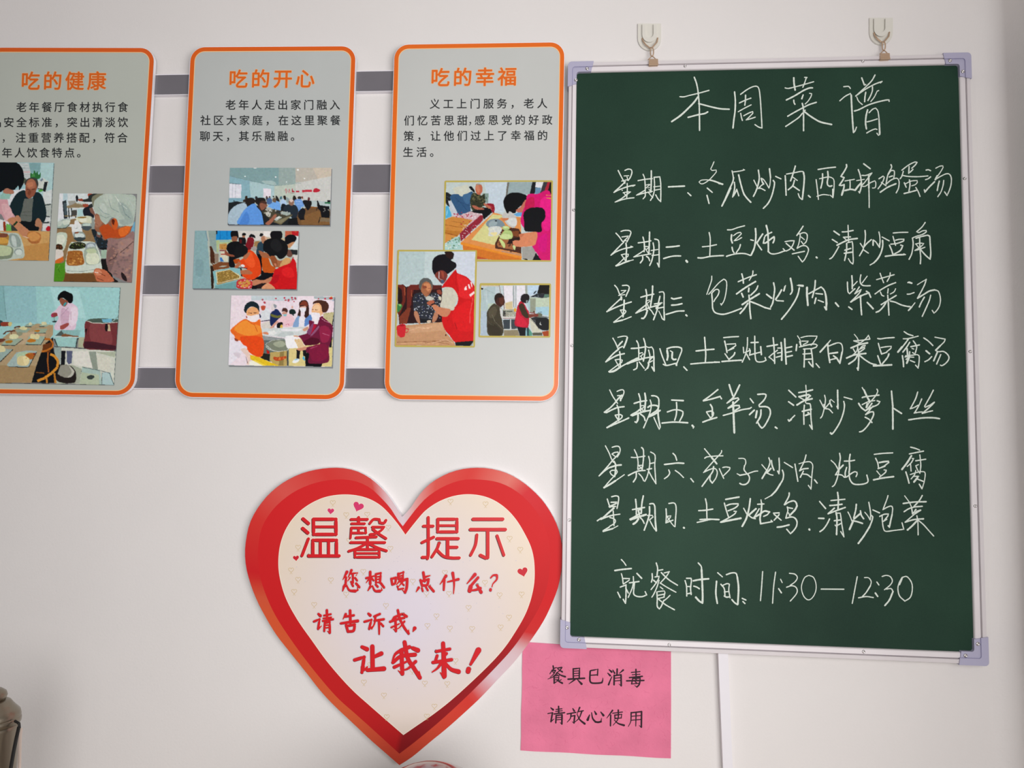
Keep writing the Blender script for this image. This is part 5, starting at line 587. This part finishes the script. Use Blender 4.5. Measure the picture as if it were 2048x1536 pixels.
M_inkpaper = mat('black_brush_ink','#301c26',.6,.2)
M_dark = mat('dark_strap','#1b1917',.6,.3)
M_tape = mat('pale_handle_sleeve','#b8a79c',.5,.3)
M_counter = mat('counter_top','#a89a8a',.5,.3,noise=.05,scale=10)
# chalkboard paint: dusty green with wiped patches of chalk dust
m = M_green = mat('chalkboard_green','#2f4b40',.55,.12); nt = m.node_tree; b = nt.nodes['Principled BSDF']
tc = nt.nodes.new('ShaderNodeTexCoord'); n1 = nt.nodes.new('ShaderNodeTexNoise'); n1.inputs['Scale'].default_value = 2.6; n1.inputs['Detail'].default_value = 5
n2 = nt.nodes.new('ShaderNodeTexNoise'); n2.inputs['Scale'].default_value = 500
mx = nt.nodes.new('ShaderNodeValToRGB'); mx.color_ramp.elements[0].position = .3; mx.color_ramp.elements[1].position = .72
mx.color_ramp.elements[0].color = (*[v*.92 for v in lin('#1a3127')],1); mx.color_ramp.elements[1].color = (*lin('#294536'),1)
ad = nt.nodes.new('ShaderNodeMath'); ad.operation = 'MULTIPLY_ADD'; ad.inputs[1].default_value = .18; 
nt.links.new(tc.outputs['Object'], n1.inputs['Vector']); nt.links.new(tc.outputs['Object'], n2.inputs['Vector'])
nt.links.new(n2.outputs['Fac'], ad.inputs[0]); sb = nt.nodes.new('ShaderNodeMath'); sb.operation = 'SUBTRACT'; sb.inputs[1].default_value = .09
nt.links.new(n1.outputs['Fac'], sb.inputs[0]); nt.links.new(sb.outputs[0], ad.inputs[2]); nt.links.new(ad.outputs[0], mx.inputs[0]); nt.links.new(mx.outputs[0], b.inputs['Base Color'])
# pink marbled paper
m = M_pink = mat('pink_fibre_paper','#df7a98',.8,.15,noise=.09,scale=22,bump=.2,bscale=300)
M_fibre = mat('darker_pink_fibres','#cf6286',.85,.1)
# heart centre: printed radial tint, cream at the rim to pale lilac in the middle
m = M_centre = mat('heart_centre_print','#ecd8c4',.3,.4); nt = m.node_tree; b = nt.nodes['Principled BSDF']
tc = nt.nodes.new('ShaderNodeTexCoord'); mp = nt.nodes.new('ShaderNodeMapping'); mp.inputs['Scale'].default_value = (4.2,0,4.2)
gr = nt.nodes.new('ShaderNodeTexGradient'); gr.gradient_type = 'SPHERICAL'; rp = nt.nodes.new('ShaderNodeValToRGB')
rp.color_ramp.elements[0].color = (*lin('#e8d6be'),1); rp.color_ramp.elements[1].color = (*lin('#dfd6e0'),1); rp.color_ramp.elements[1].position = .85
nt.links.new(tc.outputs['Object'], mp.inputs[0]); nt.links.new(mp.outputs[0], gr.inputs[0]); nt.links.new(gr.outputs[1], rp.inputs[0]); nt.links.new(rp.outputs[0], b.inputs['Base Color'])

# ================================================================ room
XC = W(2010,768).x                                   # corner of the room
R = .03
V = [(-2.6,0,0),(XC-R,0,0),(XC-R,0,2.9),(-2.6,0,2.9)]
tag(obj('wall_back', V, [(0,1,2,3)], M_wall), 'white painted wall that everything hangs on', kind='structure')
mb = MB(); P = []
for i in range(13):
    a = math.pi/2*i/12; P.append((XC-R+R*math.sin(a), -R+R*math.cos(a)))
P.append((XC,-.8))
for x,y in P: mb.v += [(x,y,0),(x,y,2.9)]
mb.f = [(2*i,2*i+1,2*i+3,2*i+2) for i in range(len(P)-1)]
wr = mb.out('wall_right', M_wallr, smooth=True); tag(wr, 'shaded side wall at the right edge of the photo', kind='structure')
tag(MB().box((-.2,-2.6,-.02),(4.8,5.2,.04)).out('floor', M_counter), kind='structure')
tag(MB().box((-.2,-2.3,2.92),(4.8,4.6,.04)).out('ceiling', M_wallr), kind='structure')

# ================================================================ three display panels on grey rails
PQ = [[(-24,95.2),(309,96),(267.5,790.5),(-70,786)], [(382,94.5),(711.5,92.5),(687,798.8),(349.5,793.5)], [(789.5,89.5),(1129,84.5),(1116,802),(769,798.2)]]
# rails: (xl,ytop_l,ybot_l, xr,ytop_r,ybot_r)
RAILS = [(306,150.5,189,786,142,181),(300,332,385.3,781,329,384.5),(285,531,588.5,778,531,588.5),(272,735.8,776,770,737,777.5)]
RN_ = ['topmost','second from top','third from top','lowest']
for k,(xl,a,b_,xr,c,d) in enumerate(RAILS):
    def at(x): f = (x-xl)/(xr-xl); return a+(c-a)*f, b_+(d-b_)*f
    x0,x1 = -110,830; t0,q0 = at(x0); t1,q1 = at(x1)
    r = empty('display_rail', W((x0+x1)/2,(q0+q1)/2,0), f'{RN_[k]} of the four horizontal grey rails behind the orange-edged panels', 'rail', 'grey rails behind the panels')
    MB().prism([(x0,t0-1.5),(x1,t1-1.5),(x1,q1+1.5),(x0,q0+1.5)], -.0002, -.0085).out('rail_core', M_white, r, label='white foam edge of the rail')
    MB().prism([(x0,t0),(x1,t1),(x1,q1),(x0,q0)], -.0085, -.0092).out('grey_facing', M_grey, r)
DF = -.0165                                           # front of the panels
LBL = ['leftmost orange-edged grey panel about healthy eating, cut by the left edge of the photo','middle orange-edged grey panel, with the dining hall snapshot at its top','rightmost orange-edged grey panel with gold-framed snapshots, beside the chalkboard']
PAN = []
for k,q in enumerate(PQ):
    t = empty('wall_poster', W(*bil(q,.5,1),0), LBL[k], 'poster', 'display panels on the wall'); PAN.append(t)
    MB().prism(rrect(q,-1.2,29.2,rb=36), -.0095, -.0155).out('backing_board', M_white, t, label='white foam backing board')
    MB().prism(rrect(q,0,28,rb=35), -.0155, DF).out('print_sheet', M_face[k], t)
    ring('orange_border', rrect(q,0,28,rb=35), rrect(q,8.2,28,rb=35), DF-.0002, M_orange[k], t)
    ring('keyline', rrect(q,8.2,28,rb=35), rrect(q,9.6,28,rb=35), DF-.00022, M_line, t)
DT = DF-.0003; DI = DF-.0005
TITLES = [(0,61,161.5,44.2,'吃的健康',0),(1,476.5,157.5,44.6,'吃的开心',-.003),(2,880.5,154.5,44.7,'吃的幸福',-.012)]
for k,x,y,st,tx,sl in TITLES:
    chars(MB(),tx,x,y,st,39,DT,bold=1.7,slope=sl,lean=.03).out('title_edge', M_halo, PAN[k])
    chars(MB(),tx,x,y,st,39,DT-.00018,bold=.75,slope=sl,lean=.03).out('title_lettering', M_title, PAN[k])
BODY = [[(42.9,214,25.35,'老年餐厅食材执行食',0),(-7.7,244.3,25.35,'品安全标准，突出清淡饮',0),(-9.5,275.3,25.35,'、，注重营养搭配，符合'[1:],0),(-11,305.3,25.0,'老年人饮食特点。',0)],
 [(461.3,209.5,26.04,'老年人走出家门融入',0),(411,240.5,25.97,'社区大家庭，在这里聚餐',0),(409.9,272.2,25.95,'聊天，其乐融融。',0)],
 [(869.7,207.6,26.85,'义工上门服务，老人',-.005),(818.5,241,26.6,'们忆苦思甜',-.004),(959.5,240.2,27.0,'感恩党的好政',-.006),(817.6,272,26.75,'策，让他们过上了幸福的',-.005),(816.2,304,26.9,'生活。',0)]]
BODY[0][2] = (9.5-0,275.3,25.4,'',0)
for k in range(3):
    mb = MB()
    for x,y,st,tx,sl in BODY[k]: chars(mb,tx,x,y,st,21.5,DT,bold=.22,slope=sl)
    if k == 0: chars(mb,'，',13,275.3,25,21.5,DT); chars(mb,'注重营养搭配，符合',41.5,275.3,25.42,21.5,DT,bold=.22)
    if k == 2: chars(mb,'，',946,240.5,25,21.5,DT)
    mb.out('body_text', M_ink, PAN[k])
# snapshots
for k,keys in enumerate(('ABC','DEF','GIH')):
    for i,key in enumerate(keys):
        x0,y0,sc,q,_ = PHOTOS[key]
        px = [(x0+a/sc,y0+b/sc) for a,b in q]
        y = DI-.0002*i
        if k == 2:
            g = {'G':[(889,361.2),(1106,360.5),(1103,523.3),(886,523)],'H':[(794.7,499.5),(954.3,500),(949.8,695),(789.3,693.8)],'I':[(959.5,566.2),(1102.2,566.8),(1100.6,675.2),(957,674.8)]}[key]
            MB().prism(rrect(g,0,3,4), DF, y-.00006).out('gold_frame', M_gold, PAN[k])
            qi = {'G':[(145,120),(1945,115),(1925,1455),(118,1440)],'H':[(128,92),(1222,92),(1190,1443),(85,1435)],'I':[(262,180),(1880,178),(1862,1388),(238,1375)]}[key]
            PHOTOS[key] = (x0,y0,sc,qi,PHOTOS[key][4])
        if k == 1:
            d = [(a+1.6,b+2.4) for a,b in px]; MB().prism(d, DF, y-.00005, side=False).out('print_shadow', M_pshadow, PAN[k], label='grey printed drop shadow of the snapshot')
        snapshot(key, y-.0001, PAN[k], 'snapshot', M_snap, SNAPG[k], {'A':'snapshot of a man in a dark jacket being handed a bowl','B':'snapshot of a grey-haired person at a food tray','C':'snapshot of a woman in pink ladling beside a maroon pot','D':'snapshot of a full dining hall','E':'snapshot of people in orange and red laying out cakes','F':'snapshot of masked servers in orange and dark red','G':'snapshot of a helper in magenta slicing gourd','H':'snapshot of a red-vested helper feeding an old woman','I':'snapshot of two people by a kitchen stove'}[key])

# ================================================================ heart sign
S1 = 2.494
def hp(s): return [(480+float(a.split(',')[0])/S1, 920+float(a.split(',')[1])/S1) for a in s.split()]
OL = hp('808,284 780,240 740,180 690,125 640,85 580,55 510,40 440,40 370,50 300,70 220,110 150,165 95,230 55,300 35,370 25,450 30,530 50,610 80,690 120,770 180,870 250,960 330,1060 400,1150 470,1225 560,1310 650,1395 730,1465 795,1522')
OR_ = hp('808,284 850,240 890,180 940,125 1000,85 1070,55 1150,40 1240,42 1330,65 1410,110 1480,170 1530,230 1575,310 1600,390 1608,470 1603,550 1585,640 1550,730 1510,810 1450,900 1370,1005 1290,1090 1200,1185 1120,1260 1030,1340 950,1405 860,1480 795,1522')
ML = hp('812,330 785,295 750,240 700,185 650,140 590,110 530,98 470,98 400,108 330,130 260,165 190,220 140,280 105,350 90,440 92,520 105,600 140,700 185,790 250,890 330,1000 410,1100 490,1190 580,1270 680,1360 795,1465')
MR = hp('812,330 850,280 890,230 940,180 1020,130 1110,100 1200,98 1290,112 1370,150 1440,210 1500,290 1535,380 1548,470 1545,540 1530,640 1490,740 1430,840 1360,940 1260,1050 1130,1180 1000,1300 880,1400 795,1465')
IL = hp('825,375 790,325 740,265 690,220 630,190 560,175 490,175 420,188 350,220 290,265 245,320 215,380 197,450 193,530 205,610 235,700 290,800 360,900 440,1010 550,1135 660,1235 815,1370')
IR = hp('825,375 880,305 930,250 1000,205 1080,178 1160,173 1240,190 1310,230 1370,290 1420,370 1455,450 1468,540 1462,640 1430,750 1370,860 1290,970 1150,1110 1000,1240 815,1370')
def resamp(P, n=70):
    P = np.array(smooth(P)); L = np.r_[0,np.cumsum(np.linalg.norm(np.diff(P,axis=0),axis=1))]; t = np.linspace(0,L[-1],n)
    return np.stack([np.interp(t,L,P[:,0]),np.interp(t,L,P[:,1])],1)
def loop(a,b): return [tuple(p) for p in resamp(a)]+[tuple(p) for p in resamp(b)[::-1][1:-1]]
LO,LM,LI = loop(OL,OR_),loop(ML,MR),loop(IL,IR); HD = -.0125
ht = empty('heart_sign', W(798,1530,0), 'large red heart-shaped sign with cream centre and red lettering, left of the chalkboard', 'sign')
MB().prism(LO, -.0002, HD+.0006).out('foam_board', M_white, ht, label='white foam edge')
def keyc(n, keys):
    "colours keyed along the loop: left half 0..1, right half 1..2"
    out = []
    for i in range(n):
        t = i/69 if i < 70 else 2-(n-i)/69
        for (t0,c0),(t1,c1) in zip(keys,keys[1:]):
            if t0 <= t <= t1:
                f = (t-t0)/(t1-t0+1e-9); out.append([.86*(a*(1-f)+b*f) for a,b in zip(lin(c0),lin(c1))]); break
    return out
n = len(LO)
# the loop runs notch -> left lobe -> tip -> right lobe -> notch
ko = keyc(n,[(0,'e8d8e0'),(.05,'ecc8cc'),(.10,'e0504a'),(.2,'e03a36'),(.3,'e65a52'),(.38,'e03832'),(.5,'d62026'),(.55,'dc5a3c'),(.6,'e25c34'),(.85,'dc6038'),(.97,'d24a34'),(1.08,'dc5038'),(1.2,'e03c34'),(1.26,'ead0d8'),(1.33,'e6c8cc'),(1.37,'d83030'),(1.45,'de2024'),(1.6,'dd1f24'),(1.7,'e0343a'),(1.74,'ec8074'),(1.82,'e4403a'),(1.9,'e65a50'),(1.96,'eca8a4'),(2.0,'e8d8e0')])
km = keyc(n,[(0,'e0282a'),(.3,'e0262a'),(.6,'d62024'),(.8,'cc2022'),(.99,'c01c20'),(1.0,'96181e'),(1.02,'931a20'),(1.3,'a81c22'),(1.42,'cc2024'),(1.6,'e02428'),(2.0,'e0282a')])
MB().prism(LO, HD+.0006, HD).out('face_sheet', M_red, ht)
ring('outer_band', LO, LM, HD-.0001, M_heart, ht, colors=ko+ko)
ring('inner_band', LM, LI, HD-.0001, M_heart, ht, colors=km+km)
cn = MB().prism(LI, HD, HD-.0003).out('centre_sheet', M_centre, ht)
strokes(MB(), (0,0,'w1.3 '+' '.join(f'{a:.1f},{b:.1f}' for a,b in LI+LI[:1]),1), HD-.00035).out('centre_edge', M_cream, ht)
def heartpts(cx,cy,r,rot=0,n=22):
    o = []
    for i in range(n):
        t = 2*math.pi*i/n; x = 16*math.sin(t)**3/17*r; y = -(13*math.cos(t)-5*math.cos(2*t)-2*math.cos(3*t)-math.cos(4*t))/17*r
        c,s = math.cos(rot),math.sin(rot); o.append((cx+c*x-s*y, cy+s*x+c*y))
    return o
GH = '463,212 530,272 635,270 290,435 255,548 290,595 270,655 453,597 370,720 728,725 615,555 740,335 750,440 1225,218 1050,205 1345,390 1398,445 1222,610 1295,672 1405,668 1140,735 980,777 935,825 1047,838 1158,840 1300,832 1342,783 862,604 1022,560 1043,665 530,668 930,665 860,1050 618,1107 718,1172 922,1112 1034,1115 970,1227 932,1277 732,1280 650,1020 1075,1000 545,400 800,830'
mb = MB(); dots = MB()
for x,y in hp(GH):
    P = heartpts(x,y,5.6); strokes(mb,(0,0,'w.8 '+' '.join(f'{a:.2f},{b:.2f}' for a,b in P+P[:1]),1), HD-.00038)
    strokes(mb,(0,0,f'w.6 {x-2.5:.2f},{y+8:.2f} {x:.2f},{y+6.5:.2f} {x+2.5:.2f},{y+8:.2f}',1), HD-.00038)
for _ in range(70):
    t = RS.uniform(0,1); i = RS.randrange(n); x = 812*(1-t)+0; 
    c = (812,1150); p = LI[i]; x = c[0]+(p[0]-c[0])*t*.95; y = c[1]+(p[1]-c[1])*t*.95
    strokes(dots,(0,0,f'w1.4 {x:.2f},{y:.2f} {x+.5:.2f},{y:.2f}',1), HD-.00037)
mb.out('gold_heart_outlines', M_goldline, ht, kind='stuff'); dots.out('pale_dots', M_lav, ht, kind='stuff')
for x,y,r,ro,mm in ((716.5,1013,11.5,.35,M_pinkheart),(661.5,1022,7.2,.08,M_pinkheart),(592,1116,6.5,-.1,M_redheart),(1045.5,1143.5,11,-.25,M_redheart)):
    MB().prism(heartpts(x,y,r+.9,ro), HD-.0003, HD-.0004).out('small_heart_edge', M_cream, ht)
    MB().prism(heartpts(x,y,r,ro), HD-.0004, HD-.00045).out('small_heart', mm, ht)
HL = HEAD[2].strip().split('\n')
for part in (HL[:2],HL[2:]):
    e = (HEAD[0],HEAD[1],' '.join(part),HEAD[3])
    strokes(MB(),e,HD-.0003,grow=2.6).out('heading_halo', M_cream, ht)
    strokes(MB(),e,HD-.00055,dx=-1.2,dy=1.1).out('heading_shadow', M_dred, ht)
    strokes(MB(),e,HD-.0008).out('heading_lettering', M_red, ht)
for e in BRUSH:
    strokes(MB(),e,HD-.0003,grow=4.6).out('line_halo', M_lav, ht)
    strokes(MB(),e,HD-.0005,grow=2.4).out('line_edge', M_cream, ht)
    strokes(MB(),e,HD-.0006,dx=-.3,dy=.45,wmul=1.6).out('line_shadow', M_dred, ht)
    strokes(MB(),e,HD-.0008,wmul=1.5).out('line_lettering', M_red, ht)

# ================================================================ pink notice
pk = empty('paper_notice', W(1192,1508,0), 'pink fibre-flecked paper notice with black lettering, under the chalkboard', 'notice')
PP = [(1046,1284)]+[(1046+296*i/10, 1284+19.5*i/10) for i in range(1,10)]+[(1342,1303)]+[(1342.3,1410),(1341.8,1516.8)]+[(1342-300.5*i/12, 1516.8-(15.8)*i/12+.5*math.sin(i*1.3)) for i in range(1,12)]+[(1041.2,1500.8)]+[(1041.2+4.4*i/8+.5*math.sin(i*1.7),1500.8-216*i/8) for i in range(1,8)]
MB().prism(PP, -.0003, -.0016).out('paper_sheet', M_pink, pk)
mb = MB()
for _ in range(230):
    x = RS.uniform(1048,1336); y = RS.uniform(1300,1496) if x > 1200 else RS.uniform(1290,1492); a = RS.uniform(-.9,.9)+(1.2 if RS.random()<.4 else 0); L = RS.uniform(2,6.5); c = RS.uniform(-.5,.5)
    strokes(mb,(0,0,f'w{RS.uniform(.25,.6):.2f}-.2 {x:.2f},{y:.2f} {x+L*math.cos(a):.2f},{y+L*math.sin(a):.2f} {x+2*L*math.cos(a+c):.2f},{y+2*L*math.sin(a+c):.2f}',1), -.00165)
mb.out('paper_fibres', M_fibre, pk, kind='stuff')
KL = KAI[2].strip().split('\n')
for part in (KL[:5],KL[5:]): strokes(MB(),(KAI[0],KAI[1],' '.join(part),KAI[3]),-.0017,wmul=1.4).out('brush_lettering', M_inkpaper, pk)

# ================================================================ chalkboard
BO = [(1137.5,124.5),(1940.5,106.5),(1976.5,1330.5),(1121.5,1294.5)]; BI = [(1153.5,143.5),(1919.5,127),(1951,1306),(1140.3,1273.5)]
BY = -.0225
bd = empty('chalkboard', W(1549,1312,0), 'large green chalkboard with a handwritten weekly menu in an aluminium frame', 'chalkboard')
sf = [bil(BI,-.004,-.003),bil(BI,1.004,-.003),bil(BI,1.004,1.003),bil(BI,-.004,1.003)]
MB().prism(sf, -.006, BY+.005).out('writing_surface', M_green, bd)
PR = [(0,-.004),(0,BY+.003),(.06,BY),(.40,BY-.0008),(.43,BY+.0022),(.49,BY+.0022),(.52,BY+.0004),(.9,BY+.0012),(.97,BY+.0022),(1.0,BY+.0045),(1.0,BY+.0055)]
for k in range(4):
    a,b_ = k,(k+1)%4; V = []; F = []
    for t,y in PR:
        for c in (a,b_):
            px = BO[c][0]+(BI[c][0]-BO[c][0])*t; py = BO[c][1]+(BI[c][1]-BO[c][1])*t; p = W(px,py,BY); V.append((p.x,y,p.z))
    for i in range(len(PR)-1): F.append((2*i,2*i+1,2*i+3,2*i+2))
    obj('frame_rail', V, F, M_alu, bd)
    V2 = []
    for t in (.425,.50):
        for c in (a,b_):
            px = BO[c][0]+(BI[c][0]-BO[c][0])*t; py = BO[c][1]+(BI[c][1]-BO[c][1])*t; p = W(px,py,BY); V2.append((p.x,BY+.0019,p.z))
    obj('frame_groove', V2, [(0,1,3,2)], M_groove, bd)
def screw(px,py,r,y):
    p = W(px,py,y); mb = MB(); V = []; F = []; n = 16
    prof = [(r,0),(r*.96,.0006),(r*.75,.0013),(r*.4,.0017),(r*.3,.0011),(0.0001,.001)]
    for q,h in prof:
        for i in range(n): V.append((p.x+q*math.cos(2*math.pi*i/n), y-h, p.z+q*math.sin(2*math.pi*i/n)))
    for j in range(len(prof)-1):
        for i in range(n): F.append((j*n+i,j*n+(i+1)%n,(j+1)*n+(i+1)%n,(j+1)*n+i))
    obj('screw', V, F, M_screw, bd, smooth=True)
# corner caps: (outer corner index, length along the horizontal bar, length along the vertical bar)
for k,(lh,lv,e) in enumerate(((47,45,1.5),(51,47,2),(55,53,2),(49,52,1.5))):
    c = np.array(BO[k]); h = np.array(BO[(1,0,3,2)[k]])-c; v = np.array(BO[(3,2,1,0)[k]])-c; h = h/np.linalg.norm(h); v = v/np.linalg.norm(v)
    wi = np.array(BI[k])-c; wh = wi@h+.5; wv = wi@v+.5
    P = lambda a,b_: tuple(c+h*a+v*b_)
    rr = 8; arc = lambda cx,cy,r,a0,a1,m: [P(cx+r*math.cos(math.radians(a0+(a1-a0)*i/m)),cy+r*math.sin(math.radians(a0+(a1-a0)*i/m))) for i in range(m+1)]
    out = arc(-e+rr,-e+rr,rr,180,270,6)+[P(lh+3,-e),P(lh,wv*.55),P(lh-2,wv)]+arc(wh+5,wv+5,5,270,180,4)+[P(wh,lv-2),P(wh*.55,lv),P(-e,lv+3)]
    if k in (1,3): out = out[::-1]
    cap = MB().prism(out, -.004, BY-.0010).out('corner_cap', M_plastic, bd)
    rid = arc(-e+rr,-e+rr,rr,180,270,6)+[P(lh+3,-e),P(lh+1,wv*.48)]+arc(wh*.48+5,wv*.48+5,5,270,180,4)+[P(wh*.48,lv+1),P(-e,lv+3)]
    if k in (1,3): rid = rid[::-1]
    MB().prism(rid, BY-.0010, BY-.0024).out('cap_ridge', M_plastic, cap)
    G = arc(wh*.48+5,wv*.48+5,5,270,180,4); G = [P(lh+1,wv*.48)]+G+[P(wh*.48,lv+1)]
    strokes(MB(),(0,0,'w1.0 '+' '.join(f'{x:.2f},{y:.2f}' for x,y in G),1),BY-.00245).out('cap_ridge_shade', M_creaseshade, cap)  # darker lavender ribbon paints the shade along the crease of the ridge step
PXM = .00077
for x,y in ((1174.3,137.5),(1152,160.3),(1900,121.3),(1925.6,143),(1134,1255),(1158,1279.3),(1931,1311.2),(1955.6,1287.8)): screw(x,y,3.8*PXM,BY-.001)
for x,y in ((1370,132.3),(1725.3,122.8),(1338.5,1289.5),(1727,1303.5),(1147,420),(1143.5,691),(1138.5,1040),(1929.5,357),(1940.5,703),(1950.5,1012)): screw(x,y,3.3*PXM,BY+.001)
ROWS = [('heading',0,2),('row',2,5),('row',5,8),('row',8,10),('row',10,11),('row',11,14),('row',14,17),('row',17,20),('row',20,23),('row',23,25)]
for nm,a,b_ in ROWS:
    mb = MB()
    for e in CHALK[a:b_]: strokes(mb,e,BY+.0047,wob=.10,wmul=1.0)
    mb.out('chalk_writing', M_chalk, bd)

# ================================================================ hooks and clips that carry the board
for x0,y0,w_ in ((1299,73,'left'),(1762.5,61.5,'right')):
    hk = empty('adhesive_hook', W(x0,y0+26,0), f'white plastic stick-on hook above the {w_} end of the chalkboard', 'hook', 'hooks above the chalkboard')
    def U(hw,top,bot,n=14):
        return [(x0+hw,y0+top)]+[(x0+hw*math.cos(math.pi*i/n), y0+bot+hw*1.05*math.sin(math.pi*i/n)) for i in range(n+1)]+[(x0-hw,y0+top)]
    MB().prism(U(23.3,-26,3.2), -.0002, -.0035).out('base_plate', M_hook, hk)
    A = U(14.5,-24,-4); B = U(8,-24,-6); mb = MB(); nA = len(A)
    for P,y in ((A,-.0035),(A,-.0075),(B,-.0075),(B,-.0035)): mb.v += [tuple(W(a,b_,y)) for a,b_ in P]
    mb.f += [(0,nA,2*nA,3*nA),(nA-1,4*nA-1,3*nA-1,2*nA-1)]
    for j in range(3):
        for i in range(nA-1): k2=i+1; mb.f.append((j*nA+i,j*nA+k2,(j+1)*nA+k2,(j+1)*nA+i))
    mb.out('raised_rib', M_hook, hk)
    pts = [W(x0+a,y0+b_,c) for a,b_,c in ((-14.5,4,-.005),(-13,9,-.007),(-8,16,-.0095),(0,22.5,-.009),(5,22.5,-.011),(10,17,-.0105),(15,11,-.008),(16.5,3,-.005))]
    MB().tube(pts, .0011).out('hook_wire', M_brass, hk)
    cl = empty('hanging_clip', W(x0+8,y0+56,-.012), f'small gold metal clip gripping the top frame at the {w_} end of the chalkboard', 'clip', 'clips on the chalkboard frame')
    L = [W(x0+5+3.2*math.cos(t), y0+31+9*math.sin(t), -.012-.002*math.cos(t)) for t in [2*math.pi*i/20 for i in range(20)]]
    MB().tube(L, .0009, closed=True).out('link', M_brass, cl)
    tr = [W(x0+a,y0+b_,c) for a,b_,c in ((-3,47,-.015),(1,43,-.015),(5,38.5,-.014),(9,42,-.017),(13,46,-.019))]
    MB().tube(tr, .0008).out('bail', M_brass, cl)
    MB().prism(rrect([(x0-.8,y0+45),(x0+17,y0+44.5),(x0+17.5,y0+56.5),(x0-1.2,y0+57.5)],0,1.2,3), BY+.0005, BY-.005).out('clip_body', M_brass, cl)
    MB().tube([W(x0-1.4,y0+56.5,BY-.0052),W(x0+17.6,y0+55.8,BY-.0052)], .0014).out('rolled_lip', M_brass, cl)

# ================================================================ cable trunking below the board
tr = MB().prism([(1434.5,1262),(1454.2,1262),(1466.4,1560),(1447.2,1560)], -.0002, -.013).out('cable_trunking', M_pvc)
tag(tr, 'white plastic cable trunking running down the wall below the chalkboard', 'trunking')

# ================================================================ things at the bottom edge
ZC = W(1024,1536,0).z-.12                             # counter top, below the frame
kc = empty('kitchen_counter', (-.35,-.30,0), 'counter below the frame that carries the steel vessels', 'counter')
MB().box((-.55,-.31,ZC-.02),(2.2,.58,.04)).out('worktop', M_counter, kc)
MB().box((-.55,-.30,(ZC-.04)/2),(2.1,.5,ZC-.04)).out('cabinet_body', M_counter, kc)
# steel canister, bottom left
cy = -.26; s = W(-22,1440,cy); rw = (W(38,1440,cy).x-s.x)*.86
cz = s.z; c0 = (s.x,cy,ZC)
t = empty('steel_canister', c0, 'dull steel lidded canister with a wire handle at the bottom left corner', 'canister')
H = cz-ZC
MB().lathe(c0,[(rw*.9,0),(rw*.95,.004),(rw*.97,.01),(rw*.985,H-.01),(rw*.985,H-.004)]).out('body', M_steel, t, smooth=True)
MB().lathe(c0,[(rw*.985,H-.006),(rw*1.03,H-.004),(rw*1.035,H),(rw*1.01,H+.003)]).out('rim', M_steel, t, smooth=True)
MB().lathe(c0,[(rw*1.0,H+.001),(rw*1.02,H+.004),(rw*.98,H+.009),(rw*.88,H+.0125),(rw*.76,H+.017),(rw*.66,H+.0215),(rw*.53,H+.0235)]).out('lid', M_steel, t, smooth=True)
MB().lathe(c0,[(rw*.42,H+.0225),(rw*.50,H+.0245),(rw*.54,H+.029),(rw*.50,H+.033),(rw*.36,H+.0365),(rw*.15,H+.038)],n=32).out('lid_knob', M_steel, t, smooth=True)
lug = W(43,1450,cy); 
MB().tube([(lug.x-.006,cy-.004,lug.z+.006),(lug.x+.001,cy-.006,lug.z+.004),(lug.x+.0022,cy-.006,lug.z-.003),(lug.x-.001,cy-.006,lug.z-.008)],.0016).out('handle_lug', M_dark, t)
MB().tube([W(42,1456,cy-.01),W(40.5,1470,cy-.012),W(39.5,1490,cy-.014),W(39,1520,cy-.016),W(38,1560,cy-.018)],.0022,flat=.5).out('handle', M_tape, t)
MB().tube([W(38,1453,cy-.03),W(33,1475,cy-.036),W(27,1505,cy-.04),W(20,1545,cy-.044)],.0024,flat=.4).out('handle_strap', M_dark, t)
# steel dome, bottom centre
dy = -.20; top = W(868,1521.3,dy); R2 = .090
a0 = math.radians(40); prof = []
for i in range(15): a = math.pi/2*(1-i/14); prof.append((R2*math.cos(a)*1.0+.0003, R2*math.sin(a)))
prof = prof[::-1]
zb = top.z-R2*.985
c1 = (top.x,dy-.02,zb)
t = empty('steel_bowl', (top.x,dy-.02,ZC), 'polished steel dome whose top shows at the bottom edge below the heart', 'bowl')
MB().lathe(c1,prof).out('dome', M_steel2, t, smooth=True)
MB().lathe((c1[0],c1[1],ZC),[(R2*.8,0),(R2*.85,.003),(R2*1.0,max(.01,zb-ZC-.004)),(R2*1.06,max(.012,zb-ZC)),(R2*1.0,max(.014,zb-ZC+.002))]).out('base', M_steel2, t, smooth=True)
